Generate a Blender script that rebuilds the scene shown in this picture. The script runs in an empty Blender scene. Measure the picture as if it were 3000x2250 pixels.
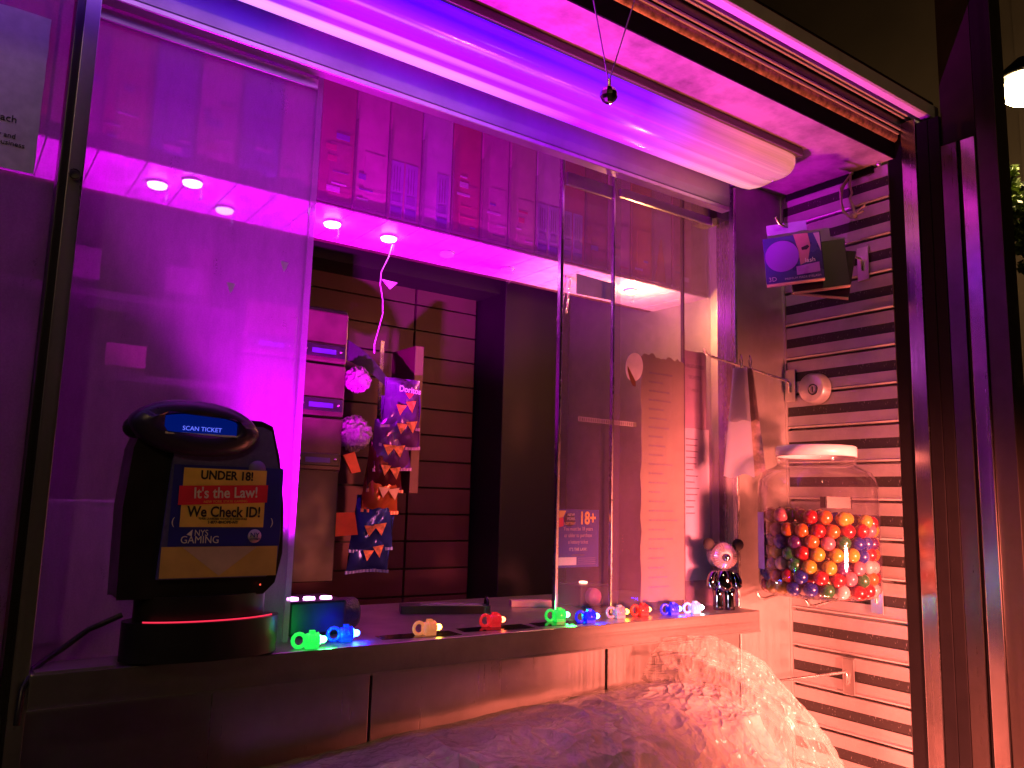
import bpy, math, random
from mathutils import Vector, Matrix

random.seed(7)
R = math.radians
S = bpy.context.scene
COL = S.collection
PI = math.pi

# ------------------------------------------------------------------ camera
cam_data = bpy.data.cameras.new('camera')
cam = bpy.data.objects.new('camera', cam_data)
COL.objects.link(cam)
YAW, PITCH, ROLL, FPX = 0.614641703, 0.143275147, 0.0268368269, 2355.089
fw = Vector((math.sin(YAW) * math.cos(PITCH), math.cos(YAW) * math.cos(PITCH), math.sin(PITCH)))
r0 = Vector((math.cos(YAW), -math.sin(YAW), 0))
u0 = r0.cross(fw)
rt = r0 * math.cos(ROLL) + u0 * math.sin(ROLL)
up = -r0 * math.sin(ROLL) + u0 * math.cos(ROLL)
cam.matrix_world = Matrix(((rt.x, up.x, -fw.x, 0), (rt.y, up.y, -fw.y, 0), (rt.z, up.z, -fw.z, 1.35), (0, 0, 0, 1)))
cam_data.sensor_width = 36
cam_data.lens = FPX / 3000 * 36
cam_data.clip_start = 0.02
cam_data.clip_end = 400
S.camera = cam

# ------------------------------------------------------------------ world and exposure
W = bpy.data.worlds.new('World')
S.world = W
W.use_nodes = True
wt = W.node_tree
bg = wt.nodes['Background']
sky = wt.nodes.new('ShaderNodeTexSky')
sky.sky_type = 'NISHITA'
sky.sun_disc = False
sky.sun_elevation = R(-4)
sky.sun_rotation = R(200)
wt.links.new(sky.outputs[0], bg.inputs[0])
bg.inputs[1].default_value = 0.01
S.view_settings.view_transform = 'Standard'
S.view_settings.look = 'None'
S.view_settings.exposure = 0.2
S.view_settings.gamma = 1
S.view_settings.use_curve_mapping = False
S.cycles.max_bounces = 8
S.cycles.transparent_max_bounces = 16
S.cycles.sample_clamp_indirect = 4
S.cycles.caustics_reflective = False
S.cycles.caustics_refractive = False

# ------------------------------------------------------------------ materials
def nodes_of(name):
    m = bpy.data.materials.new(name)
    m.use_nodes = True
    nt = m.node_tree
    return m, nt, nt.nodes['Principled BSDF']

def coords(nt, scale=(1, 1, 1)):
    tc = nt.nodes.new('ShaderNodeTexCoord')
    mp = nt.nodes.new('ShaderNodeMapping')
    mp.inputs['Scale'].default_value = scale
    nt.links.new(tc.outputs['Object'], mp.inputs['Vector'])
    return mp.outputs[0]

def noise(nt, vec, scale, detail=4, rough=0.55):
    n = nt.nodes.new('ShaderNodeTexNoise')
    n.inputs['Scale'].default_value = scale
    n.inputs['Detail'].default_value = detail
    n.inputs['Roughness'].default_value = rough
    nt.links.new(vec, n.inputs['Vector'])
    return n.outputs['Fac']

def ramp(nt, fac, stops):
    r = nt.nodes.new('ShaderNodeValToRGB')
    el = r.color_ramp.elements
    while len(el) < len(stops):
        el.new(0.5)
    for e, (p, c) in zip(el, stops):
        e.position = p
        e.color = (c, c, c, 1) if not isinstance(c, tuple) else (*c, 1)
    nt.links.new(fac, r.inputs[0])
    return r.outputs[0]

def plain(name, col, rough=0.5, metal=0.0, var=0.15, scale=30, bump=0.0, emit=None, estr=0.0, coat=0.0):
    m, nt, b = nodes_of(name)
    v = coords(nt)
    f = noise(nt, v, scale)
    lo = tuple(c * (1 - var) for c in col)
    hi = tuple(min(1, c * (1 + var)) for c in col)
    nt.links.new(ramp(nt, f, [(0.3, lo), (0.7, hi)]), b.inputs['Base Color'])
    nt.links.new(ramp(nt, f, [(0.3, max(0.02, rough - 0.06)), (0.7, min(1, rough + 0.06))]), b.inputs['Roughness'])
    b.inputs['Metallic'].default_value = metal
    b.inputs['Coat Weight'].default_value = coat
    if bump:
        bp = nt.nodes.new('ShaderNodeBump')
        bp.inputs['Strength'].default_value = bump
        bp.inputs['Distance'].default_value = 0.003
        nt.links.new(f, bp.inputs['Height'])
        nt.links.new(bp.outputs[0], b.inputs['Normal'])
    if emit:
        b.inputs['Emission Color'].default_value = (*emit, 1)
        b.inputs['Emission Strength'].default_value = estr
    return m

def brushed(name, col=(0.6, 0.58, 0.57), axis='x', rough=0.3, metal=1.0, dirt=0.25, spots=0.0):
    m, nt, b = nodes_of(name)
    sc = {'x': (1.5, 260, 260), 'y': (260, 1.5, 260), 'z': (260, 260, 1.5)}[axis]
    f = noise(nt, coords(nt, sc), 1.0, 3)
    g = noise(nt, coords(nt), 9, 6, 0.65)
    mix = nt.nodes.new('ShaderNodeMix')
    mix.data_type = 'RGBA'
    dark = tuple(c * (1 - dirt) for c in col)
    mix.inputs[6].default_value = (*dark, 1)
    mix.inputs[7].default_value = (*col, 1)
    nt.links.new(ramp(nt, g, [(0.3, 0.0), (0.6, 1.0)]), mix.inputs[0])
    out = mix.outputs[2]
    b.inputs['Metallic'].default_value = metal
    if spots:
        s = noise(nt, coords(nt, (1, 1, 0.45)), 420, 2)
        mx = nt.nodes.new('ShaderNodeMix')
        mx.data_type = 'RGBA'
        mx.inputs[7].default_value = (0.75, 0.72, 0.7, 1)
        nt.links.new(out, mx.inputs[6])
        nt.links.new(ramp(nt, s, [(0.66, 0.0), (0.72, spots)]), mx.inputs[0])
        out = mx.outputs[2]
    nt.links.new(out, b.inputs['Base Color'])
    rr = nt.nodes.new('ShaderNodeMath')
    rr.operation = 'MULTIPLY_ADD'
    nt.links.new(f, rr.inputs[0])
    rr.inputs[1].default_value = 0.22
    nt.links.new(ramp(nt, g, [(0.25, rough - 0.02), (0.7, rough - 0.13)]), rr.inputs[2])
    nt.links.new(rr.outputs[0], b.inputs['Roughness'])
    bp = nt.nodes.new('ShaderNodeBump')
    bp.inputs['Strength'].default_value = 0.12
    bp.inputs['Distance'].default_value = 0.0006
    nt.links.new(f, bp.inputs['Height'])
    nt.links.new(bp.outputs[0], b.inputs['Normal'])
    return m

def violet_dust_glass(name, dust=0.3, tint=(0.9, 0.9, 0.95), streak=True, gloss=0.10, rough=0.03, fres=0.55, pw=4.0):
    """thin clear sheet: mostly see-through, a mirror sheen and a film of dust with the violet light put into its colour"""
    m, nt, b = nodes_of(name)
    nt.nodes.remove(b)
    out = nt.nodes['Material Output']
    tr = nt.nodes.new('ShaderNodeBsdfTransparent')
    tr.inputs[0].default_value = (*tint, 1)
    gl = nt.nodes.new('ShaderNodeBsdfGlossy')
    gl.inputs['Roughness'].default_value = rough
    lw = nt.nodes.new('ShaderNodeLayerWeight')
    lw.inputs[0].default_value = 0.5
    fr = nt.nodes.new('ShaderNodeMath')
    fr.operation = 'POWER'
    nt.links.new(lw.outputs['Facing'], fr.inputs[0])
    fr.inputs[1].default_value = pw
    ad = nt.nodes.new('ShaderNodeMath')
    ad.operation = 'MULTIPLY_ADD'
    nt.links.new(fr.outputs[0], ad.inputs[0])
    ad.inputs[1].default_value = fres
    ad.inputs[2].default_value = gloss * 0.1
    m1 = nt.nodes.new('ShaderNodeMixShader')
    nt.links.new(ad.outputs[0], m1.inputs[0])
    nt.links.new(tr.outputs[0], m1.inputs[1])
    nt.links.new(gl.outputs[0], m1.inputs[2])
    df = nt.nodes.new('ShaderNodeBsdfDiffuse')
    df.inputs[0].default_value = (0.64, 0.38, 0.68, 1)  # grey dust coloured violet, so the haze carries the violet light itself
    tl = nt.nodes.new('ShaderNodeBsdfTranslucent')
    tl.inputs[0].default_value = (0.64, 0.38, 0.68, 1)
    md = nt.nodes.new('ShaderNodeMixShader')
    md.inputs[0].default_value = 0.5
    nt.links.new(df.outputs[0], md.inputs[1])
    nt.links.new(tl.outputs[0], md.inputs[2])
    g = noise(nt, coords(nt, (1, 1, 0.35 if streak else 1)), 12, 8, 0.7)
    fine = noise(nt, coords(nt), 500, 2)
    mm = nt.nodes.new('ShaderNodeMath')
    mm.operation = 'MULTIPLY'
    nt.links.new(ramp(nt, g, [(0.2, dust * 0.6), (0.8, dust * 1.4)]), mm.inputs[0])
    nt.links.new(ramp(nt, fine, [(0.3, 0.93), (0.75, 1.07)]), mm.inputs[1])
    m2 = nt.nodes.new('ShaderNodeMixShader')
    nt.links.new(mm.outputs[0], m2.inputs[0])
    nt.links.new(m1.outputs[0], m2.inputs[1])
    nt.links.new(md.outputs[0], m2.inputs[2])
    nt.links.new(m2.outputs[0], out.inputs[0])
    return m

def glow(name, col, strength):
    m, nt, b = nodes_of(name)
    b.inputs['Base Color'].default_value = (*[min(1, c * 0.8 + 0.05) for c in col], 1)
    b.inputs['Emission Color'].default_value = (*col, 1)
    b.inputs['Emission Strength'].default_value = strength
    b.inputs['Roughness'].default_value = 0.3
    return m

def sheer(name, col):
    m, nt, b = nodes_of(name)
    tl = nt.nodes.new('ShaderNodeBsdfTranslucent')
    tl.inputs[0].default_value = (*col, 1)
    b.inputs['Base Color'].default_value = (*col, 1)
    b.inputs['Roughness'].default_value = 0.5
    mx = nt.nodes.new('ShaderNodeMixShader')
    mx.inputs[0].default_value = 0.3
    nt.links.new(b.outputs[0], mx.inputs[1])
    nt.links.new(tl.outputs[0], mx.inputs[2])
    nt.links.new(mx.outputs[0], nt.nodes['Material Output'].inputs[0])
    return m
M = {}
M['steel_x'] = brushed('brushed_steel', axis='x')
M['steel_z'] = brushed('brushed_steel_upright', axis='z')
M['counter'] = brushed('counter_steel', (0.5, 0.48, 0.48), 'x', 0.34, 1.0, 0.35)
M['panel'] = brushed('satin_steel', (0.55, 0.53, 0.52), 'z', 0.42, 0.9, 0.25, 0.15)
M['slat'] = brushed('satin_aluminium', (0.44, 0.41, 0.41), 'y', 0.5, 0.75, 0.25, 0.2)
M['inlay'] = plain('black_inlay', (0.016, 0.014, 0.015), 0.42, 0, 0.3, 60)
M['dusty_inlay'] = brushed('dusty_black_inlay', (0.014, 0.011, 0.011), 'y', 0.55, 0.0, 0.3, 0.22)
M['dark_metal'] = brushed('dark_anodised', (0.12, 0.11, 0.11), 'z', 0.3, 1.0, 0.3)
M['dark_satin'] = brushed('dark_satin_metal', (0.07, 0.06, 0.055), 'z', 0.36, 0.9, 0.3)
M['flange'] = brushed('worn_flange', (0.42, 0.40, 0.41), 'z', 0.2, 1.0, 0.3)
M['black'] = plain('black_plastic', (0.012, 0.011, 0.014), 0.38)
M['black_gloss'] = plain('black_gloss', (0.008, 0.008, 0.012), 0.1)
M['brown_paint'] = plain('brown_paint', (0.02, 0.016, 0.012), 0.75)
M['void'] = plain('black_paint', (0.006, 0.005, 0.006), 0.8)
for q in ('void', 'brown_paint'):
    M[q].node_tree.nodes['Principled BSDF'].inputs['Specular IOR Level'].default_value = 0.08
M['eave'] = brushed('eave_metal', (0.62, 0.58, 0.57), 'x', 0.5, 0.35, 0.2)
M['ceiling'] = brushed('stained_ceiling_steel', (0.42, 0.34, 0.30), 'x', 0.5, 0.4, 0.65)
M['header'] = brushed('header_steel', (0.5, 0.5, 0.52), 'x', 0.42, 0.85, 0.2)
M['rust'] = plain('corroded_rail', (0.42, 0.27, 0.18), 0.55, 0.6, 0.6, 90, 0.5)
M['glass'] = violet_dust_glass('violet_dust_glass', 0.42)
M['glass_right'] = violet_dust_glass('less_dusty_glass', 0.11)
M['clear'] = violet_dust_glass('clear_glass', 0.03, (0.97, 0.97, 0.97), False, 0.4, 0.03, 0.75, 2.3)
M['edge'] = brushed('polished_edge', (0.75, 0.73, 0.76), 'z', 0.22, 1.0, 0.1)
M['white'] = plain('white_plastic', (0.75, 0.74, 0.73), 0.4, 0, 0.06)
M['paper'] = plain('white_paper', (0.75, 0.73, 0.72), 0.85, 0, 0.07, 14)
M['yellow_paper'] = plain('yellowed_paper', (0.30, 0.27, 0.17), 0.85, 0, 0.12, 14)
M['ink'] = plain('black_ink', (0.02, 0.015, 0.02), 0.7)
M['grey_ink'] = plain('grey_ink', (0.22, 0.19, 0.21), 0.8)
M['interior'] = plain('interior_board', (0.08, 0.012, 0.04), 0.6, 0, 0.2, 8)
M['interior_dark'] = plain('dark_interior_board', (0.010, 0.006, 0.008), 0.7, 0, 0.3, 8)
M['wire'] = plain('chrome_wire', (0.75, 0.72, 0.70), 0.25, 1.0, 0.1)

# ------------------------------------------------------------------ mesh helpers
class MB:
    def __init__(self):
        self.v, self.f, self.mi, self.sm = [], [], [], []
    def add(self, verts, faces, mi=0, smooth=False):
        n = len(self.v)
        self.v += [tuple(p) for p in verts]
        for f in faces:
            self.f.append(tuple(i + n for i in f))
            self.mi.append(mi)
            self.sm.append(smooth)
        return self
    def box(self, x0, x1, y0, y1, z0, z1, mi=0):
        v = [(x, y, z) for z in (z0, z1) for y in (y0, y1) for x in (x0, x1)]
        return self.add(v, [(0, 2, 3, 1), (4, 5, 7, 6), (0, 1, 5, 4), (2, 6, 7, 3), (0, 4, 6, 2), (1, 3, 7, 5)], mi)
    def prism(self, pts, axis, a0, a1, mi=0, smooth=False):
        """closed outline swept along an axis: 'x' takes (y,z), 'y' takes (x,z), 'z' takes (x,y)"""
        def P(p, a):
            return {'x': (a, p[0], p[1]), 'y': (p[0], a, p[1]), 'z': (p[0], p[1], a)}[axis]
        n = len(pts)
        v = [P(p, a0) for p in pts] + [P(p, a1) for p in pts]
        self.add(v, [(i, (i + 1) % n, n + (i + 1) % n, n + i) for i in range(n)], mi, smooth)
        return self.add(v, [tuple(range(n))[::-1], tuple(range(n, 2 * n))], mi)
    def tube(self, pts, r, n=8, mi=0, caps=True):
        pts = [Vector(p) for p in pts]
        rr = r if isinstance(r, (list, tuple)) else [r] * len(pts)
        rings = []
        ref = None
        for i, p in enumerate(pts):
            d = (pts[min(i + 1, len(pts) - 1)] - pts[max(i - 1, 0)]).normalized()
            if ref is None:
                ref = Vector((0, 0, 1)) if abs(d.z) < 0.9 else Vector((1, 0, 0))
            a = (ref - d * ref.dot(d)).normalized()
            b = d.cross(a)
            ref = a
            rings.append([p + (a * math.cos(2 * PI * k / n) + b * math.sin(2 * PI * k / n)) * rr[i] for k in range(n)])
        v = [q for g in rings for q in g]
        f = []
        for i in range(len(pts) - 1):
            for k in range(n):
                f.append((i * n + k, i * n + (k + 1) % n, (i + 1) * n + (k + 1) % n, (i + 1) * n + k))
        self.add(v, f, mi, True)
        if caps:
            self.add(v, [tuple(range(n))[::-1], tuple(range(len(v) - n, len(v)))], mi)
        return self
    def lathe(self, prof, c=(0, 0, 0), n=24, axis='z', mi=0, sy=1.0):
        v, f = [], []
        for r, h in prof:
            for k in range(n):
                a = 2 * PI * k / n
                p = (r * math.cos(a), r * math.sin(a) * sy, h)
                if axis == 'y':
                    p = (p[0], p[2], p[1])
                elif axis == 'x':
                    p = (p[2], p[0], p[1])
                v.append((c[0] + p[0], c[1] + p[1], c[2] + p[2]))
        for i in range(len(prof) - 1):
            for k in range(n):
                f.append((i * n + k, i * n + (k + 1) % n, (i + 1) * n + (k + 1) % n, (i + 1) * n + k))
        return self.add(v, f, mi, True)
    def ball(self, c, r, nu=14, nv=9, s=(1, 1, 1), mi=0):
        prof = [(max(1e-5, math.sin(PI * j / nv)) * 1.0, -math.cos(PI * j / nv)) for j in range(nv + 1)]
        v, f = [], []
        for a, h in prof:
            for k in range(nu):
                t = 2 * PI * k / nu
                v.append((c[0] + r * s[0] * a * math.cos(t), c[1] + r * s[1] * a * math.sin(t), c[2] + r * s[2] * h))
        for i in range(nv):
            for k in range(nu):
                f.append((i * nu + k, i * nu + (k + 1) % nu, (i + 1) * nu + (k + 1) % nu, (i + 1) * nu + k))
        return self.add(v, f, mi, True)
    def grid(self, fn, nu, nv, mi=0, smooth=True):
        v = [fn(i / nu, j / nv) for j in range(nv + 1) for i in range(nu + 1)]
        w = nu + 1
        return self.add(v, [(j * w + i, j * w + i + 1, (j + 1) * w + i + 1, (j + 1) * w + i) for j in range(nv) for i in range(nu)], mi, smooth)
    def build(self, name, mats, parent=None, bevel=0, at=None):
        """links ONE mesh object; vertices are in world coordinates unless `at` says where its origin lies"""
        org = Vector(at) if at is not None else (base_of(parent) if parent else Vector((0, 0, 0)))
        me = bpy.data.meshes.new(name)
        me.from_pydata([tuple(Vector(p) - org) for p in self.v], [], self.f)
        for m in (mats if isinstance(mats, (list, tuple)) else [mats]):
            me.materials.append(m)
        me.polygons.foreach_set('material_index', self.mi)
        me.polygons.foreach_set('use_smooth', self.sm)
        me.update()
        o = bpy.data.objects.new(name, me)
        COL.objects.link(o)
        o['base'] = tuple(org)
        if parent:
            o.parent = parent
            o.location = org - base_of(parent)
        else:
            o.location = org
        if bevel:
            bv = o.modifiers.new('bevel', 'BEVEL')
            bv.width = bevel
            bv.segments = 2
            bv.limit_method = 'ANGLE'
        return o

BASES = {}
def base_of(o):
    return Vector(o['base'])

def tag(o, label, cat, group=None):
    o['label'] = label
    o['category'] = cat
    if group:
        o['group'] = group
    return o

def thing(name, label, cat, loc=(0, 0, 0), group=None):
    o = bpy.data.objects.new(name, None)
    o.empty_display_size = 0.02
    COL.objects.link(o)
    o.location = loc
    o['base'] = tuple(loc)
    return tag(o, label, cat, group)

def kind(o, k):
    o['kind'] = k
    return o

def text(name, body, size, loc, face, mat, parent, align='CENTER', sx=1.0, thick=0.0, tilt=0.0, depth=0.0002):
    """flat lettering turned into a mesh; face '-y' reads from the street, '-x' from inside the booth front"""
    cu = bpy.data.curves.new(name, 'FONT')
    cu.body = body
    cu.size = size
    cu.align_x = align
    cu.align_y = 'CENTER'
    cu.offset = thick
    cu.extrude = depth
    cu.resolution_u = 3
    tmp = bpy.data.objects.new(name + '_curve', cu)
    COL.objects.link(tmp)
    dg = bpy.context.evaluated_depsgraph_get()
    me = bpy.data.meshes.new_from_object(tmp.evaluated_get(dg))
    bpy.data.objects.remove(tmp)
    bpy.data.curves.remove(cu)
    rot = Matrix.Rotation(PI / 2, 4, 'X')
    if face == '-x':
        rot = Matrix.Rotation(-PI / 2, 4, 'Z') @ rot
    me.transform(rot @ Matrix.Rotation(tilt, 4, 'Z') @ Matrix.Diagonal((sx, 1, 1, 1)))
    me.materials.clear()
    me.materials.append(mat)
    me.name = name
    o = bpy.data.objects.new(name, me)
    COL.objects.link(o)
    o['base'] = tuple(loc)
    o.parent = parent
    o.location = Vector(loc) - base_of(parent)
    return o

# ------------------------------------------------------------------ lamps
def point(name, loc, col, watts, rad, spot=None, aim=None, blend=0.6):
    L = bpy.data.lights.new(name, 'SPOT' if spot else 'POINT')
    L.energy = watts
    L.color = col
    L.shadow_soft_size = rad
    o = bpy.data.objects.new(name, L)
    COL.objects.link(o)
    o.location = loc
    if spot:
        L.spot_size = R(spot)
        L.spot_blend = blend
        o.rotation_euler = (Vector(aim) - Vector(loc)).to_track_quat('-Z', 'Y').to_euler()
    return o

# ================================================================== SETTING
kind(MB().grid(lambda u, v: (-60 + 120 * u, -60 + 120 * v, 0), 2, 2).build(
    'pavement', plain('concrete', (0.16, 0.15, 0.14), 0.85, 0, 0.25, 3, 0.4)), 'structure')

# ------------------------------------------------------------------ the kiosk
K = thing('newsstand_kiosk', 'stainless steel sidewalk newsstand with sliding glass windows and slatted side wing', 'kiosk', (0.7, 1.3, 0))

# counter: a folded steel shelf running inside past the glass
ct = MB().box(0.104, 1.331, 1.03, 1.41, 1.112, 1.15).build('counter', M['counter'], K, 0.0015)
MB().box(0.104, 1.331, 1.027, 1.0295, 1.1105, 1.1135).build('counter_lip', M['steel_x'], ct)
MB().box(0.108, 0.188, 1.031, 1.075, 1.1503, 1.1523).build('counter_patch', M['panel'], ct)
# front panels below the counter
for xa, xb in ((-1.2, 0.076), (0.108, 0.532), (0.536, 0.980), (0.986, 1.338)):
    MB().box(xa, xb, 1.085, 1.10, 0.02, 1.111).build('front_panel', M['steel_z'], K, 0.001)
# panel between the windows and the slatted wing
MB().box(1.342, 1.503, 1.085, 1.12, 0.02, 2.05).build('corner_panel', M['panel'], K, 0.001)
MB().box(1.3335, 1.3415, 1.082, 1.13, 1.15, 2.03).build('window_jamb', M['edge'], K, 0.001)
# left post between the two window bays
po = MB().box(0.079, 0.103, 1.045, 1.09, 0.0, 2.05).build('window_post', M['dark_metal'], K, 0.001)
MB().box(0.088, 0.1045, 1.041, 1.0447, 0.0, 2.05).build('post_trim', M['steel_z'], po, 0.0006)
MB().lathe([(0.006, 1.036), (0.006, 1.0405)], (0.095, 0, 1.716), 10, 'y').build('screw', M['black'], po)
# header box over the windows, with a dark slot above its lower lip
hd = MB().prism([(1.066, 1.972), (1.064, 1.990), (1.066, 2.05), (1.088, 2.05), (1.088, 1.972)], 'x', 0.1, 1.30).build('header_box', M['header'], K, 0.002)
MB().box(0.1, 1.30, 1.064, 1.085, 1.9635, 1.9715).build('header_lip', M['steel_x'], hd, 0.001)
MB().box(-1.2, 0.078, 1.066, 1.088, 1.965, 2.05).build('header_box', M['header'], K, 0.002)
MB().box(1.3015, 1.341, 1.10, 1.17, 1.96, 2.05).build('header_filler', M['dark_metal'], K)
# ceiling sheet and the inner lip
ce = MB().box(-1.2, 1.503, 0.818, 1.095, 2.0505, 2.0535).build('ceiling_sheet', M['ceiling'], K)
MB().box(-1.2, 1.503, 0.8145, 0.8175, 2.0495, 2.118).build('ceiling_lip', M['void'], ce)
# eave: corroded rail, its silver caps, and the stepped fascia above and in front
rail = [(0.818 + 0.011 * math.cos(a), 2.094 + 0.011 * math.sin(a)) for a in [R(t) for t in range(150, 391, 20)]]
rl = MB().prism(rail + [(0.806, 2.104)], 'x', -1.2, 1.508, 0, True).build('corroded_rail', M['rust'], K)
for ya, za in ((0.808, 2.0975), (0.803, 2.1045)):
    MB().box(-1.2, 1.5105, ya - 0.004, ya, za, za + 0.0042).build('rail_cap', M['eave'], rl, 0.0006)
MB().box(-1.2, 1.535, 0.7985, 0.8005, 2.110, 2.15).build('eave_web', M['dark_metal'], K)
ev = MB().prism([(0.7985, 2.131), (0.7985, 2.139), (0.753, 2.150), (0.748, 2.150), (0.748, 2.146)], 'x', -1.2, 1.53).build('eave_soffit', M['void'], K)
for ya, za, xe in ((0.7945, 2.1335, 1.540), (0.7875, 2.1355, 1.543)):
    MB().box(-1.2, xe, ya - 0.0042, ya, za - 0.008, za).build('eave_strip', M['eave'], ev, 0.0006)
MB().prism([(0.766, 2.118), (0.752, 2.118), (0.749, 2.121), (0.749, 2.147), (0.766, 2.147)], 'x', -1.2, 1.552).build('fascia', M['eave'], K, 0.0006)
MB().box(-1.2, 1.60, 0.80, 2.15, 2.152, 2.17).build('roof', M['dark_metal'], K)

# the slatted wing: slats with a dusty black inlay, joints recessed
PT = 0.0757
sw = MB().box(1.516, 1.53, 0.83, 1.085, 0.02, 2.049).build('slat_wall', M['slat'], K)
MB().box(1.5005, 1.5155, 1.0795, 1.0845, 0.02, 2.049).build('edge_trim', M['panel'], sw)
z = 0.913 - 11 * PT
slat_mesh = None
for k in range(28):
    zb = z + k * PT
    if zb + PT > 2.05:
        break
    if slat_mesh is None:
        b = MB()
        prof = [(1.5155, 0.0), (1.503, 0.0015), (1.501, 0.0045), (1.503, 0.007), (1.503, 0.0270), (1.5042, 0.0270), (1.5042, 0.0475), (1.503, 0.0475), (1.503, 0.0715), (1.5155, 0.0722)]
        n = len(prof)
        v = [(x, y, zz) for y in (0.831, 1.079) for x, zz in prof]
        for i in range(n):
            j = (i + 1) % n
            b.add([v[i], v[j], v[n + j], v[n + i]], [(0, 1, 2, 3)], 1 if i == 5 else 0)
        b.add(v, [tuple(range(n))[::-1], tuple(range(n, 2 * n))])
        o = b.build('slat', [M['slat'], M['dusty_inlay']], sw, 0, (1.5, 0.95, 0))
        slat_mesh = o.data
    else:
        o = bpy.data.objects.new('slat', slat_mesh)
        COL.objects.link(o)
        o.parent = sw
    o.location = Vector((1.5, 0.95, zb)) - base_of(sw)
MB().box(1.4985, 1.5155, 0.86, 1.07, 2.035, 2.0485).build('top_gap_strip', M['void'], sw)

# folded door frame at the end of the wing, seen edge on
for nm, ya, yb, x, m in (('door_channel', 0.8005, 0.8295, 1.503, 'void'), ('door_flange', 0.7715, 0.8, 1.500, 'flange'),
                         ('door_recess', 0.749, 0.771, 1.504, 'void'), ('door_recess', 0.7275, 0.7485, 1.5055, 'void'),
                         ('door_leaf', 0.6975, 0.727, 1.507, 'dark_metal'), ('door_groove', 0.6915, 0.697, 1.512, 'void'),
                         ('door_edge', 0.6655, 0.691, 1.508, 'flange'), ('door_outer_leaf', 0.629, 0.665, 1.514, 'dark_satin')):
    top = 2.117 if ya > 0.77 else (2.108 if nm == 'door_recess' else 2.045)
    MB().box(x, 1.56, ya, yb, 0.02, top if nm != 'door_outer_leaf' else 2.6).build(nm, M[m], K, 0.0008)
MB().box(1.5135, 1.56, 0.6655, 0.727, 2.0465, 2.6).build('door_head', M['brown_paint'], K)

# glass: three sliding sheets with polished edges and rails
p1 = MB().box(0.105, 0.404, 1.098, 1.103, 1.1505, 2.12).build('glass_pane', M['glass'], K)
MB().box(0.4045, 0.4125, 1.0965, 1.1045, 1.1505, 2.12).build('pane_edge', violet_dust_glass('polished_glass_edge', 0.5), p1)
MB().box(0.105, 0.402, 1.090, 1.0975, 1.947, 1.9625).build('pane_rail', M['steel_x'], p1, 0.001)
p2 = MB().box(0.914, 1.06, 1.139, 1.144, 1.1505, 2.12).build('glass_pane', M['glass_right'], K)
MB().box(0.907, 0.9135, 1.1365, 1.1465, 1.1505, 2.12).build('pane_edge', M['edge'], p2, 0.0012)
MB().box(0.915, 1.03, 1.131, 1.1385, 1.945, 1.97).build('pane_rail', M['steel_x'], p2, 0.001)
p3 = MB().box(1.026, 1.300, 1.119, 1.124, 1.1505, 2.12).build('glass_pane', M['glass_right'], K)
MB().box(1.0215, 1.0255, 1.1175, 1.1255, 1.1505, 2.12).build('pane_edge', M['edge'], p3, 0.0008)
MB().box(1.033, 1.300, 1.111, 1.1185, 1.944, 1.9615).build('pane_rail', M['steel_x'], p3, 0.001)
p4 = MB().box(1.228, 1.333, 1.127, 1.132, 1.1505, 2.12).build('glass_pane', M['glass_right'], K)
MB().box(1.2235, 1.2275, 1.1255, 1.1335, 1.1505, 2.12).build('pane_edge', M['dark_metal'], p4, 0.0008)
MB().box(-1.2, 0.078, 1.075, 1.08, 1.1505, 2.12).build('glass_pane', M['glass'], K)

# inside of the booth
MB().box(1.56, 1.58, 1.12, 2.06, 0.02, 2.15).build('side_wall', M['panel'], K)
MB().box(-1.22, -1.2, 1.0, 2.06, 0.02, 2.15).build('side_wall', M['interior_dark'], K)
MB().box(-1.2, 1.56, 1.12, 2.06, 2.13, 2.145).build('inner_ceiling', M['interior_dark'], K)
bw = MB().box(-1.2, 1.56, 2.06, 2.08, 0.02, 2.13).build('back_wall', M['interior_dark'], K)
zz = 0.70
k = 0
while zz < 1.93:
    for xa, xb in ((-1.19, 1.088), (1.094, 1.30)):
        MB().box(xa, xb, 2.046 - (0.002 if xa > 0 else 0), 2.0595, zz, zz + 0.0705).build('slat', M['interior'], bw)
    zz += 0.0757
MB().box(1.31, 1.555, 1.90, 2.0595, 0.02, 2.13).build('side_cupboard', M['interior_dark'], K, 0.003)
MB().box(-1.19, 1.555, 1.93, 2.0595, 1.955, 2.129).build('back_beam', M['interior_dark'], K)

# tobacco rack above the window: clear tray floor in sections, back and dividers
rk = MB().box(-1.1, 1.55, 1.545, 1.555, 1.872, 2.12).build('rack', plain('rack_back', (0.06, 0.015, 0.025), 0.5), K)
M['tray'] = plain('frosted_tray', (0.55, 0.46, 0.50), 0.35, 0, 0.22, 45)
SEAM = [0.582 + 0.0715 * i for i in range(-23, 14)]
for xs in SEAM:
    MB().box(xs + 0.001, xs + 0.0705, 1.352, 1.5445, 1.874, 1.877).build('tray_section', M['tray'], rk)
    MB().box(xs - 0.0009, xs + 0.0009, 1.3525, 1.5445, 1.8775, 2.06).build('divider', M['clear'], rk)
MB().box(-1.1, 1.55, 1.3462, 1.3474, 1.8785, 2.128).build('veil_sheet', violet_dust_glass('milky_veil_plastic', 0.17, (0.95, 0.93, 0.95), True, 0.1, 0.12), rk)  # sheet added to lay a milky magenta veil over the cartons
MB().box(-1.1, 1.55, 1.348, 1.3515, 1.872, 1.886).build('tray_lip', M['clear'], rk)

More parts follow.
